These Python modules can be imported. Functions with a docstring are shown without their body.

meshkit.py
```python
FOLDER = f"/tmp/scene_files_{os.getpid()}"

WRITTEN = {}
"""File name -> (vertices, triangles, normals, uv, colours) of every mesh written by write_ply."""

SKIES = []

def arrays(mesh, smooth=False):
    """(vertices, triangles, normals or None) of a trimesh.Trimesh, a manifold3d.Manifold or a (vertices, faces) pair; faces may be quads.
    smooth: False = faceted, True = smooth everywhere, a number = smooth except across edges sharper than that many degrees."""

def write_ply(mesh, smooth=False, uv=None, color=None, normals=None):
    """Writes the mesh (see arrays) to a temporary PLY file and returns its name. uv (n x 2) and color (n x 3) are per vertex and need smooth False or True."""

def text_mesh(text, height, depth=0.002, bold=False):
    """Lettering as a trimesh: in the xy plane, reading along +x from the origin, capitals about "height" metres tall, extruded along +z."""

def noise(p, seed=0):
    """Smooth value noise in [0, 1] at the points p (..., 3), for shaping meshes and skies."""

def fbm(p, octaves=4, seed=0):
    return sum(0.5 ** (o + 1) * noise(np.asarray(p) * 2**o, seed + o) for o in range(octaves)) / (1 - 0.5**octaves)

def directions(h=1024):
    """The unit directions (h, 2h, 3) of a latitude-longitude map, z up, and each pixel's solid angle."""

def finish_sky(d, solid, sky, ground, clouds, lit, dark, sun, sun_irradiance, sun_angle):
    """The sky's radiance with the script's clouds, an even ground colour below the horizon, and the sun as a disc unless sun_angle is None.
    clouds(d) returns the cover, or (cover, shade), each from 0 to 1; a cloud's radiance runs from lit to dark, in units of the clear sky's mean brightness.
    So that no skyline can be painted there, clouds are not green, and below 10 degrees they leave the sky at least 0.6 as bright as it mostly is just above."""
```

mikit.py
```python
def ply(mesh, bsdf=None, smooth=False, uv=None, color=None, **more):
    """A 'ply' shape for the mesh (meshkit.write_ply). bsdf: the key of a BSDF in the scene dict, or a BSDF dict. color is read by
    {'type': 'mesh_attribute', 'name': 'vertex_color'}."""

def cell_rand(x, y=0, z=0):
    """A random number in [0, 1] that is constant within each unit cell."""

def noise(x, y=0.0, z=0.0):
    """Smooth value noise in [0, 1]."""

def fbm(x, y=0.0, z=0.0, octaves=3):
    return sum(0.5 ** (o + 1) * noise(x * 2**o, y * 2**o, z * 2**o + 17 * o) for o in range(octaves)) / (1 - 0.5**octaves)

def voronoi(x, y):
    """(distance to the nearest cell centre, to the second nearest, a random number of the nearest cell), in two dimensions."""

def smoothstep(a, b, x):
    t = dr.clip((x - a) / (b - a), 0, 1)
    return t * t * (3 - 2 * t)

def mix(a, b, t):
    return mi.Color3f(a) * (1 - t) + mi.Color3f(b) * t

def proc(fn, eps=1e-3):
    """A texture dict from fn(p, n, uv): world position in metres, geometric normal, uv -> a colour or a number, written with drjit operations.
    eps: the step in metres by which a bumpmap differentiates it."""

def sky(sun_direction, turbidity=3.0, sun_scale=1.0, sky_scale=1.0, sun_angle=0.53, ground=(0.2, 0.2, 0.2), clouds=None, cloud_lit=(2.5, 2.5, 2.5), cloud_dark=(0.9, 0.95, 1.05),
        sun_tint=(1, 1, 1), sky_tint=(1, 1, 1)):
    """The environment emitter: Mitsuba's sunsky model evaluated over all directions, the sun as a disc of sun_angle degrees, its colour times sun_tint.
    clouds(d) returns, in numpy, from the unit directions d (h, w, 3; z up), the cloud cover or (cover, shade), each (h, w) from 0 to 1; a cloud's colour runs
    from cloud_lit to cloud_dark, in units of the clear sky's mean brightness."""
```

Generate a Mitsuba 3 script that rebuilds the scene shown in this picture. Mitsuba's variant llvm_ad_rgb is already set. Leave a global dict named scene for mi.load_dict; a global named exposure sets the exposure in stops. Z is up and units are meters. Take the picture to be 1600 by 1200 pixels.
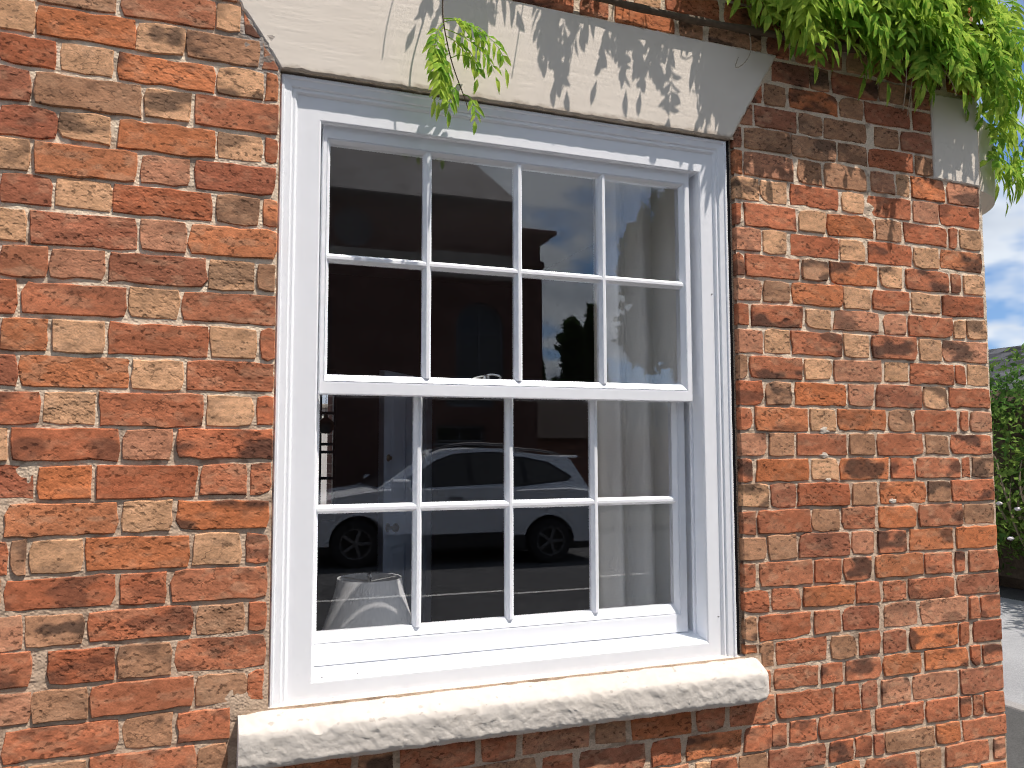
import math, random
import numpy as np, trimesh, mitsuba as mi, drjit as dr
import shapely.geometry as sg, shapely.ops as so
from shapely import affinity
import mapbox_earcut as earcut
import mikit, meshkit
from mikit import proc, fbm, noise, cell_rand, smoothstep, mix, voronoi

T = mi.ScalarTransform4f
scene, labels = {}, {}
random.seed(7)
rng = np.random.default_rng(11)

# ------------------------------------------------------------------ camera, sky, exposure
YAW, PITCH, ROLL, EYE = 0.36532, 0.0767, -0.00194, np.array([0, -2.25, 1.6])
_f = np.array([math.sin(YAW) * math.cos(PITCH), math.cos(YAW) * math.cos(PITCH), math.sin(PITCH)])
_r = np.array([math.cos(YAW), -math.sin(YAW), 0.0])
_u = -math.sin(ROLL) * _r + math.cos(ROLL) * np.cross(_r, _f)
scene['camera'] = {'type': 'perspective', 'fov': math.degrees(2 * math.atan(800 / 1300)), 'fov_axis': 'x', 'near_clip': 0.05, 'far_clip': 2000.0,
                   'to_world': T().look_at(origin=EYE.tolist(), target=(EYE + _f).tolist(), up=_u.tolist())}
SUN = np.array([0.93, -1.0, 2.62])


def cloud_cover(d):
    z = np.maximum(d[..., 2], 0.0) + 0.22
    q = np.stack([d[..., 0] / z, d[..., 1] / z, 0 * z], -1)
    n = meshkit.fbm(q * 2.3 + [3.1, 8.3, 0.5], 6, seed=5)
    m = meshkit.fbm(q * 4.2 + [9.0, 1.0, 2.0], 5, seed=9)
    cover = np.clip((n - 0.385) / 0.10, 0, 1)
    shade = np.clip((m - 0.36) / 0.34, 0, 1) * np.clip((n - 0.42) / 0.2, 0, 1)
    return cover * 0.95, shade * 0.9


scene['sky'] = mikit.sky(SUN, turbidity=2.5, sky_scale=0.82, clouds=cloud_cover, cloud_lit=(2.75, 2.95, 3.2), cloud_dark=(0.85, 1.05, 1.42),
                         sun_tint=(0.98, 1.07, 1.28), sky_tint=(0.88, 1.0, 1.12))
exposure = 1.92


# ------------------------------------------------------------------ helpers
def ref(k):
    return {'type': 'ref', 'id': k}


def put(key, mesh, bsdf, smooth=False, label=None, cat=None, group=None, kind=None, **kw):
    """One entry of the scene; a key that is taken gets the next three-digit number."""
    k, i = key, 0
    while k in scene:
        i += 1
        k = f'{key}_{i:03d}'
    scene[k] = mikit.ply(mesh, bsdf, smooth=smooth, **kw)
    lab(k, label, cat, group, kind)
    return k


def lab(k, label=None, cat=None, group=None, kind=None):
    d = {a: b for a, b in (('label', label), ('category', cat), ('group', group), ('kind', kind)) if b}
    if d:
        labels[k] = d


def box(x0, x1, y0, y1, z0, z1):
    m = trimesh.creation.box(extents=[x1 - x0, y1 - y0, z1 - z0])
    m.apply_translation([(x0 + x1) / 2, (y0 + y1) / 2, (z0 + z1) / 2])
    return m


def cbox(x0, x1, y0, y1, z0, z1, c=0.004):
    """A box with chamfered edges."""
    pts = []
    for a, sx in ((x0, 1), (x1, -1)):
        for b, sy in ((y0, 1), (y1, -1)):
            for d, sz in ((z0, 1), (z1, -1)):
                pts += [[a + sx * c, b + sy * c, d], [a + sx * c, b, d + sz * c], [a, b + sy * c, d + sz * c]]
    return trimesh.convex.convex_hull(np.array(pts))


def cat_(ms):
    return trimesh.util.concatenate([trimesh.Trimesh(m.vertices, m.faces, process=False) for m in ms])


def tube(points, radii, sides=7, caps=True):
    p = np.asarray(points, float)
    r = np.broadcast_to(np.asarray(radii, float), (len(p),))
    t = np.gradient(p, axis=0)
    t /= np.linalg.norm(t, axis=1, keepdims=True) + 1e-12
    a = np.cross(t, np.where(np.abs(t[:, 2:]) < 0.9, [0, 0, 1.0], [1.0, 0, 0]))
    a /= np.linalg.norm(a, axis=1, keepdims=True) + 1e-12
    b = np.cross(t, a)
    g = np.arange(sides) * 2 * np.pi / sides
    v = (p[:, None] + r[:, None, None] * (np.cos(g)[None, :, None] * a[:, None] + np.sin(g)[None, :, None] * b[:, None])).reshape(-1, 3)
    i, j = np.meshgrid(np.arange(len(p) - 1), np.arange(sides), indexing='ij')
    q = np.stack([i * sides + j, i * sides + (j + 1) % sides, (i + 1) * sides + (j + 1) % sides, (i + 1) * sides + j], -1).reshape(-1, 4)
    f = np.vstack([q[:, [0, 1, 2]], q[:, [0, 2, 3]]])
    if caps:
        n = len(v)
        v = np.vstack([v, p[0], p[-1]])
        k = np.arange(sides)
        f = np.vstack([f, np.stack([(k + 1) % sides, k, k * 0 + n], 1), np.stack([k + (len(p) - 1) * sides, (k + 1) % sides + (len(p) - 1) * sides, k * 0 + n + 1], 1)])
    return trimesh.Trimesh(v, f, process=False)


def curve(pts, n=24):
    """A smooth path through the points."""
    from scipy.interpolate import CubicSpline
    p = np.asarray(pts, float)
    s = np.r_[0, np.cumsum(np.linalg.norm(np.diff(p, axis=0), axis=1))]
    return CubicSpline(s, p)(np.linspace(0, s[-1], n))


def rect_loops(loops, close=False):
    """Rectangular loops (x0, x1, z0, z1, y), each joined to the next by mitred faces that look out to -y."""
    v = np.array([[p for p in ((a, y, c), (b, y, c), (b, y, d), (a, y, d))] for a, b, c, d, y in loops]).reshape(-1, 3)
    f = []
    n = len(loops)
    for i in range(n if close else n - 1):
        j = (i + 1) % n
        for k in range(4):
            l = (k + 1) % 4
            f += [[i * 4 + k, i * 4 + l, j * 4 + l], [i * 4 + k, j * 4 + l, j * 4 + k]]
    return trimesh.Trimesh(v, f, process=False)


def lathe(profile, n=32, at=(0, 0, 0)):
    m = trimesh.creation.revolve(np.array(profile, float), sections=n)
    m.apply_translation(at)
    return m


def prism(poly, y0, y1):
    """A polygon of the xz plane made solid between y0 and y1."""
    m = trimesh.creation.extrude_polygon(poly, y1 - y0, engine='earcut')
    v = m.vertices.copy()
    m.vertices = np.stack([v[:, 0], y1 - v[:, 2], v[:, 1]], 1)
    return m


# ------------------------------------------------------------------ materials
def rgb(*c):
    return {'type': 'rgb', 'value': list(c)}


def mat(name, color, rough=0.6, spec=0.4, bump=None, scale=1.0, eps=1e-3, two=True, **kw):
    b = {'type': 'principled', 'base_color': color if isinstance(color, dict) else rgb(*color), 'roughness': rough, 'specular': spec, **kw}
    if bump is not None:
        b = {'type': 'bumpmap', 'arbitrary': proc(bump, eps), 'scale': scale, 'bsdf': b}
    if two:
        b = {'type': 'twosided', 'bsdf': b}
    scene[name] = b


TONES = {'R': 0, 'O': 1, 'B': 2, 'D': 3, 'K': 4, 'P': 5}


def brick_color(p, n, uv):
    i, t = dr.floor(uv.x), dr.floor(uv.y)
    r1, r2, r3 = cell_rand(i, 3), cell_rand(i, 7), cell_rand(i, 11)
    c = mi.Color3f(0.47, 0.150, 0.075)
    for k, a in ((1, (0.56, 0.185, 0.078)), (2, (0.68, 0.385, 0.225)), (3, (0.37, 0.120, 0.068)), (4, (0.43, 0.225, 0.135)), (5, (0.55, 0.245, 0.150))):
        c = dr.select(dr.abs(t - k) < 0.5, mi.Color3f(*a), c)
    c = c * (0.86 + 0.28 * r1)
    c = mix(c, mi.Color3f(0.50, 0.30, 0.20), 0.22 * r2)
    o = 31.0 * r3
    big = fbm(p.x * 14 + o, p.y * 14, p.z * 22 + o, 4)
    c = c * (0.68 + 0.64 * big)
    pale = smoothstep(0.48, 0.72, fbm(p.x * 30 + 9 + o, p.y * 30, p.z * 44, 3))
    c = mix(c, mi.Color3f(0.56, 0.35, 0.235), pale * (0.12 + 0.26 * r2))
    soot = smoothstep(0.50, 0.68, fbm(p.x * 11 + 40 + o * 2, p.y * 9, p.z * 17 + 5, 4)) * smoothstep(0.25, 0.80, r1 * 0.6 + r3 * 0.5)
    c = mix(c, mi.Color3f(0.05, 0.036, 0.032), soot * 0.80)
    mott = fbm(p.x * 70 + o, p.y * 60, p.z * 85, 2)
    c = c * (0.72 + 0.54 * mott)
    pit = smoothstep(0.53, 0.72, fbm(p.x * 105 + o, p.y * 80, p.z * 118 + 3, 3))
    clus = 0.25 + 0.75 * smoothstep(0.42, 0.66, fbm(p.x * 20 + 7 + o, p.y * 20, p.z * 30, 2))
    c = mix(c, c * 0.40, pit * clus)
    crack = smoothstep(0.020, 0.006, dr.abs(fbm(p.x * 20 + o, p.y * 9, p.z * 30 + o, 4) - 0.5)) * smoothstep(0.58, 0.70, noise(p.x * 11 + o, p.y * 9, p.z * 18))
    c = mix(c, c * 0.35, crack * 0.7)
    c = c * mi.Color3f(0.90, 0.89, 0.83)
    grain = noise(p.x * 330, p.y * 300, p.z * 330)
    c = c * (0.80 + 0.40 * grain)
    return c


def brick_bump(p, n, uv):
    o = 31.0 * cell_rand(dr.floor(uv.x), 11)
    h = 0.0018 * fbm(p.x * 34 + o, p.y * 30, p.z * 44, 3)
    h = h + 0.0011 * fbm(p.x * 70 + o, p.y * 60, p.z * 85, 2) + 0.0007 * noise(p.x * 210 + o, p.y * 90, p.z * 230)
    h = h - 0.0010 * smoothstep(0.56, 0.74, fbm(p.x * 105 + o, p.y * 80, p.z * 118 + 3, 3))
    return h * (0.35 + 0.85 * cell_rand(dr.floor(uv.x), 5))


mat('m_brick', proc(brick_color), 0.9, 0.2, brick_bump, 1.0, 1.2e-3)


def mortar_color(p, n, uv):
    a = fbm(p.x * 9, p.y * 9, p.z * 9, 3)
    b = noise(p.x * 260, p.y * 200, p.z * 260)
    low = smoothstep(1.75, 1.25, p.z) * smoothstep(0.4, 0.2, p.x)
    c = mix(mi.Color3f(0.46, 0.33, 0.23), mi.Color3f(0.60, 0.47, 0.35), a * 1.2)
    c = mix(c, mi.Color3f(0.76, 0.635, 0.48), smoothstep(1.55, 2.25, p.z + 0.5 * a) * 0.75)
    c = mix(c, mi.Color3f(0.43, 0.31, 0.22), low * 0.5)
    grey = smoothstep(0.17, 0.05, dr.sqrt(dr.square((p.x - 0.15) * 1.3) + dr.square((p.z - 2.70) * 0.8)))
    c = mix(c, mi.Color3f(0.36, 0.32, 0.28), grey)
    dirt = smoothstep(0.58, 0.72, fbm(p.x * 24 + 3, p.y * 20, p.z * 30, 3))
    c = mix(c, mi.Color3f(0.16, 0.10, 0.07), dirt * 0.5)
    return c * (0.78 + 0.4 * b)


mat('m_mortar', proc(mortar_color), 0.95, 0.1, lambda p, n, uv: 0.004 * fbm(p.x * 45, p.y * 45, p.z * 60, 3) + 0.002 * noise(p.x * 230, p.y * 200, p.z * 230), 1.0, 1.2e-3)


def lintel_color(p, n, uv):
    a = fbm(p.x * 5, p.y * 5, p.z * 9, 4)
    c = mix(mi.Color3f(0.67, 0.60, 0.51), mi.Color3f(0.73, 0.665, 0.575), a)
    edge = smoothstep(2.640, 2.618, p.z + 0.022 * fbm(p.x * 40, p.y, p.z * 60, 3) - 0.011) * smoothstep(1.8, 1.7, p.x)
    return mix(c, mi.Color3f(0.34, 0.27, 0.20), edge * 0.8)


mat('m_lintel', proc(lintel_color), 0.62, 0.3, lambda p, n, uv: 0.0007 * fbm(p.x * 9, p.y * 20, p.z * 60, 3) + 0.0004 * fbm(p.x * 60, p.y * 60, p.z * 160, 2), 1.0)


def sill_color(p, n, uv):
    a = fbm(p.x * 7, p.y * 7, p.z * 9, 4)
    c = mix(mi.Color3f(0.535, 0.49, 0.43), mi.Color3f(0.625, 0.585, 0.53), a)
    pit = smoothstep(0.70, 0.80, fbm(p.x * 55, p.y * 55, p.z * 70, 3))
    return mix(c, mi.Color3f(0.27, 0.225, 0.18), pit * 0.45)


mat('m_sill', proc(sill_color), 0.75, 0.25, lambda p, n, uv: 0.0028 * fbm(p.x * 24, p.y * 24, p.z * 34, 4) + 0.0012 * fbm(p.x * 90 + 4, p.y * 90, p.z * 110, 3), 1.0)
mat('m_white', proc(lambda p, n, uv: mi.Color3f(0.81, 0.825, 0.85) * (0.965 + 0.045 * fbm(p.x * 6, p.y * 14, p.z * 5, 3))), 0.38, 0.45,
    lambda p, n, uv: 0.00035 * fbm(p.x * 60, p.y * 120, p.z * 16, 2), 1.0)
mat('m_sealant', (0.02, 0.02, 0.022), 0.8, 0.2)
mat('m_screw', (0.25, 0.25, 0.27), 0.4, 0.5)
scene['m_glass'] = {'type': 'thindielectric', 'int_ior': 1.8}
mat('m_chrome', (0.75, 0.74, 0.70), 0.22, 0.5, metallic=1.0)
mat('m_brass', (0.35, 0.28, 0.18), 0.3, 0.5, metallic=1.0)
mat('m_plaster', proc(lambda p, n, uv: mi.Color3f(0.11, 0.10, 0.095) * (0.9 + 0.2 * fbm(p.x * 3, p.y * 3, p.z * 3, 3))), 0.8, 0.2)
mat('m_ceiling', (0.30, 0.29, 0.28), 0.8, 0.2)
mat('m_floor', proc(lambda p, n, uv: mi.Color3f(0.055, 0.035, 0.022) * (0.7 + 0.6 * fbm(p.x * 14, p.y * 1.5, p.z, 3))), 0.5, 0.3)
mat('m_door', proc(lambda p, n, uv: mi.Color3f(0.60, 0.69, 0.84) * (0.94 + 0.1 * fbm(p.x * 8, p.y * 8, p.z * 8, 2))), 0.5, 0.3)
scene['m_curtain'] = {'type': 'twosided', 'bsdf': {'type': 'diffuse', 'reflectance': proc(lambda p, n, uv: mi.Color3f(0.90, 0.885, 0.84) * (0.93 + 0.05 * noise(p.x * 300, p.y * 300, p.z * 200) + 0.04 * fbm(p.x * 20, p.y * 20, p.z * 3, 2)))}}
scene['m_shade'] = {'type': 'twosided', 'bsdf': {'type': 'diffuse', 'reflectance': proc(lambda p, n, uv: mi.Color3f(0.66, 0.67, 0.68) * (0.95 + 0.1 * noise(p.x * 200, p.y * 200, p.z * 30)))}}
mat('m_wood', proc(lambda p, n, uv: mi.Color3f(0.10, 0.055, 0.03) * (0.7 + 0.6 * fbm(p.x * 4, p.y * 40, p.z * 40, 3))), 0.45, 0.4)
mat('m_stem', proc(lambda p, n, uv: mi.Color3f(0.11, 0.08, 0.055) * (0.6 + 0.8 * fbm(p.x * 60, p.y * 60, p.z * 25, 3))), 0.85, 0.2)
mat('m_dry_stem', (0.36, 0.29, 0.21), 0.85, 0.2)


def leaf_color(p, n, uv):
    a = cell_rand(dr.floor(p.x * 60), dr.floor(p.y * 60), dr.floor(p.z * 40))
    b = fbm(p.x * 7, p.y * 7, p.z * 7, 2)
    c = mix(mi.Color3f(0.19, 0.39, 0.05), mi.Color3f(0.47, 0.62, 0.10), smoothstep(0.3, 0.75, 0.5 * a + 0.6 * b))
    return c


scene['m_leaf'] = {'type': 'principledthin', 'base_color': proc(leaf_color), 'roughness': 0.42, 'diff_trans': 0.8, 'spec_trans': 0.0, 'eta': 1.45}
scene['m_hedge'] = {'type': 'principledthin', 'base_color': proc(lambda p, n, uv: mix(mi.Color3f(0.07, 0.15, 0.035), mi.Color3f(0.24, 0.36, 0.08), smoothstep(0.35, 0.7, fbm(p.x * 2.2, p.y * 2.2, p.z * 2.6, 3)))), 'roughness': 0.5, 'diff_trans': 0.5, 'eta': 1.4}
scene['m_tree'] = {'type': 'principledthin', 'base_color': rgb(0.035, 0.065, 0.02), 'roughness': 0.6, 'diff_trans': 0.4, 'eta': 1.4}
mat('m_flower', (0.75, 0.70, 0.72), 0.7, 0.2)


def tarmac(base, k):
    def fn(p, n, uv):
        a = noise(p.x * 160, p.y * 160, 0)
        b = fbm(p.x * 1.3, p.y * 1.3, 0, 4)
        return mi.Color3f(*base) * (0.62 + k * a + 0.5 * b)
    return proc(fn)


mat('m_road', tarmac((0.055, 0.058, 0.064), 0.35), 0.85, 0.3, lambda p, n, uv: 0.004 * noise(p.x * 140, p.y * 140, 0), 1.0)
mat('m_lane', tarmac((0.25, 0.255, 0.26), 0.35), 0.9, 0.2, lambda p, n, uv: 0.004 * noise(p.x * 140, p.y * 140, 0), 1.0)
mat('m_pavement', tarmac((0.065, 0.065, 0.063), 0.5), 0.9, 0.2, lambda p, n, uv: 0.005 * noise(p.x * 110, p.y * 110, 0), 1.0)
mat('m_kerb', tarmac((0.26, 0.25, 0.24), 0.3), 0.9, 0.2)
mat('m_line', tarmac((0.62, 0.62, 0.60), 0.3), 0.8, 0.2)


def far_brick(p, n, uv):
    s = p.x + p.y
    row = dr.floor(p.z / 0.078)
    off = (row - 2 * dr.floor(row / 2)) * 0.115
    fx = (s + off) / 0.23 - dr.floor((s + off) / 0.23)
    fz = p.z / 0.078 - row
    m = dr.maximum(smoothstep(0.95, 0.97, fx), smoothstep(0.86, 0.90, fz))
    c = mi.Color3f(0.20, 0.085, 0.06) * (0.7 + 0.6 * cell_rand(dr.floor((s + off) / 0.23), row, 2))
    return mix(c, mi.Color3f(0.36, 0.29, 0.22), m)


mat('m_far_brick', proc(far_brick), 0.9, 0.2)
mat('m_slate', proc(lambda p, n, uv: mi.Color3f(0.13, 0.13, 0.14) * (0.7 + 0.6 * cell_rand(dr.floor(p.x / 0.3 + 0.5 * dr.floor(p.z / 0.16)), dr.floor(p.z / 0.16), dr.floor(p.y / 0.6)))), 0.7, 0.4)
mat('m_tile', (0.06, 0.052, 0.05), 0.95, 0.02)
mat('m_old_slate', proc(lambda p, n, uv: mi.Color3f(0.055, 0.057, 0.062) * (0.3 + 1.4 * cell_rand(dr.floor(p.y / 0.28 + 0.5 * dr.floor(p.z / 0.13)), dr.floor(p.z / 0.13), dr.floor(p.x / 0.6)))), 0.9, 0.1)
mat('m_opposite', proc(lambda p, n, uv: mi.Color3f(0.115, 0.066, 0.056) * (0.75 + 0.5 * fbm(p.x * 2, p.y * 2, p.z * 3, 3))), 0.9, 0.05)
mat('m_stone', proc(lambda p, n, uv: mi.Color3f(0.30, 0.28, 0.25) * (0.7 + 0.5 * fbm(p.x * 3, p.y * 3, p.z * 3, 3))), 0.85, 0.2)
mat('m_pale_frame', (0.13, 0.135, 0.15), 0.5, 0.3)
mat('m_dark_glass', (0.02, 0.022, 0.026), 0.08, 0.5)
mat('m_car_paint', (0.66, 0.70, 0.76), 0.30, 0.5, metallic=0.15, clearcoat=1.0, clearcoat_gloss=0.95)
mat('m_car_trim', (0.02, 0.02, 0.022), 0.5, 0.4)
mat('m_tyre', (0.022, 0.022, 0.024), 0.85, 0.2)
mat('m_alloy', (0.16, 0.16, 0.17), 0.35, 0.5, metallic=0.8)
mat('m_alloy_bright', (0.7, 0.72, 0.75), 0.25, 0.5, metallic=0.8)
mat('m_lamp_lens', (0.75, 0.77, 0.80), 0.12, 0.6)
mat('m_amber', (0.25, 0.10, 0.04), 0.25, 0.5)
mat('m_render', (0.72, 0.71, 0.69), 0.8, 0.2)
mat('m_filler', (0.60, 0.52, 0.43), 0.9, 0.1)

# ------------------------------------------------------------------ the brick house: wall, bricks, lintel, sill
lab('brick_house', 'red brick house with the white sash window, cream lintel and cream stone sill', 'house')
CORNER = 2.768
LEFT = """2693 2780 -389,-213K -198,26R 30,90B
2607 2693 -594,-392B -386,-166O -160,-47B -42,137K
2523 2607 -459,-339R -329,-213B -199,27O 36,150B 157,187O
2432 2523 -599,-392D -379,-146K -136,-29B -17,189R
2349 2432 -452,-332D -324,-213B -196,31O 40,150B 162,190R
2264 2349 -591,-389B -379,-148O -139,-28P -14,183D
2180 2264 -446,-338D -328,-209B -201,28R 40,148K 157,194O
2091 2180 -584,-389B -376,-147D -135,-32P -18,195O
2006 2091 -439,-343R -332,-217P -206,17D 27,137B 147,191K
1917 2006 -605,-405R -389,-164R -154,-43B -33,193R
1827 1917 -432,-334O -322,-211B -203,25R 37,146B 160,193R
1742 1827 -597,-398D -387,-154O -144,-30B -19,192R
1654 1742 -544,-346R -338,-226B -215,20R 31,142B 155,191R
1565 1654 -499,-410B -397,-170R -159,-49P -37,192R
1476 1565 -528,-350D -339,-226O -216,11R 21,130R 140,189R
1391 1476 -406,-170O -156,-46B -30,187O
1302 1391 -496,-399R -351,-243B -231,-3O 7,119B 131,185R
1216 1302 -399,-169R -156,-54R -40,185R
1132 1216 -460,-364P -353,-235K -220,9R 19,130K 143,184R
1042 1132 -526,-341R -303,-163R -155,-38K -26,184R
960 1042 -452,-340P -331,-222K -211,16R 22,139K 147,180R
875 960 -390,-151R -139,-30K -16,103R
789 875 -433,-344R -336,-216K -207,25R 32,97K"""
RIGHT = """2839 2926 1814,1967D 1976,2053K 2070,2273D 2287,2429K 2442,2523D
2755 2839 1780,1866K 1882,2087O 2102,2202K 2215,2421D 2438,2521D
2672 2755 1737,1907D 1920,2018K 2030,2216K 2253,2367K 2381,2523D
2591 2672 1693,1881K 1888,2075K 2088,2214K 2226,2431R 2444,2525K
2500 2591 1636,1678O 1691,1892P 1913,2010K 2024,2208K 2230,2338P 2352,2407B 2419,2579O 2593,2754P
2414 2500 1642,1745B 1754,1859B 1875,2081R 2096,2195B 2214,2408R 2423,2546P 2555,2750R
2329 2414 1640,1671R 1686,1895R 1909,2017B 2031,2230O 2245,2363K 2376,2578R 2594,2632R 2647,2749B
2243 2329 1642,1748P 1759,1853B 1870,2074R 2083,2189B 2207,2408R 2419,2533B 2547,2750O
2160 2243 1640,1677R 1688,1903R 1916,2021K 2034,2241O 2259,2357B 2374,2579R 2597,2640R 2655,2752B
2076 2160 1637,1743P 1755,1860K 1873,2080O 2092,2209B 2220,2389R 2400,2533B 2544,2751R
1994 2076 1640,1690R 1704,1910R 1923,2032B 2045,2239P 2269,2367P 2383,2586R 2598,2653B 2664,2755B
1905 1994 1641,1746P 1755,1856B 1864,2074R 2086,2194B 2207,2407R 2423,2529B 2541,2756P
1821 1905 1643,1680K 1694,1904R 1917,2026B 2038,2243P 2261,2368B 2380,2586R 2598,2643R 2654,2757B
1736 1821 1641,1741R 1754,1859K 1874,2086O 2100,2208P 2221,2428D 2439,2546B 2561,2762R
1650 1736 1638,1696R 1709,1920O 1931,2039B 2051,2257O 2272,2376K 2393,2593R 2608,2646R 2661,2764P
1568 1650 1645,1748P 1762,1862K 1875,2083R 2096,2205K 2217,2424R 2440,2547K 2559,2763R
1485 1568 1646,1691R 1708,1918O 1932,2039B 2052,2262O 2274,2377R 2393,2598R 2611,2645R 2657,2763K
1401 1485 1644,1752B 1764,1864D 1875,2086R 2103,2207K 2224,2430O 2440,2543K 2555,2763R
1317 1401 1641,1699R 1711,1918R 1930,2039K 2055,2192R 2215,2378O 2392,2599R 2614,2752K
1233 1317 1644,1738K 1752,1859K 1870,2079D 2092,2185P 2209,2329R 2348,2548O 2565,2763O
1148 1233 1645,1694R 1714,1919R 1933,2043R 2057,2169R 2191,2403O 2411,2540R 2558,2602R 2620,2763R
1068 1148 1648,1746R 1760,1868R 1881,2094O 2105,2201R 2219,2321R 2336,2543R 2562,2763D
981 1068 1650,1696K 1705,1909R 1923,2029R 2046,2197D 2221,2365P 2385,2600P 2616,2654R 2669,2768R
896 981 1703,1757K 1769,1974R 1990,2096K 2109,2198R 2213,2314D 2332,2549O 2564,2609R 2628,2771D
818 896 1763,1934R 1949,2034R 2049,2197R 2211,2380O 2398,2595O 2611,2654R 2671,2768R
726 818 1766,1987R 1998,2098R 2113,2176D 2200,2322P 2338,2544P 2557,2768D
644 726 1639,1740R 1746,1800R 1813,1920R 1932,2146R 2169,2379R 2396,2539R 2555,2600R 2615,2657R 2669,2768R
566 644 1519,1609R 1617,1718K 1731,1954D 1968,2069R 2076,2148R 2206,2420K 2435,2545O 2560,2768R"""


def rows(text):
    out = []
    for line in text.split('\n'):
        a, b, *it = line.split()
        out.append((int(a) / 1000, int(b) / 1000, [(int(s[:-1].split(',')[0]) / 1000, int(s[:-1].split(',')[1]) / 1000, s[-1]) for s in it]))
    return out


LEFT, RIGHT = rows(LEFT), rows(RIGHT)
lintel_poly = sg.Polygon([(0.194, 2.621), (1.636, 2.618), (1.828, 2.936), (-0.032, 2.944), (-0.02, 2.935), (0.149, 2.692)])
block_poly = sg.Polygon([(2.527, 2.588), (2.757, 2.582), (2.757, 2.917), (2.529, 2.911)])
keep_out = so.unary_union([lintel_poly.buffer(0.004), block_poly.buffer(0.003), sg.box(0.194, 0.93, 1.650, 2.66), sg.box(0.112, 0.80, 1.712, 0.947)])
wall_area = sg.box(-2.6, 0.0, CORNER, 4.6).difference(keep_out)


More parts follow.
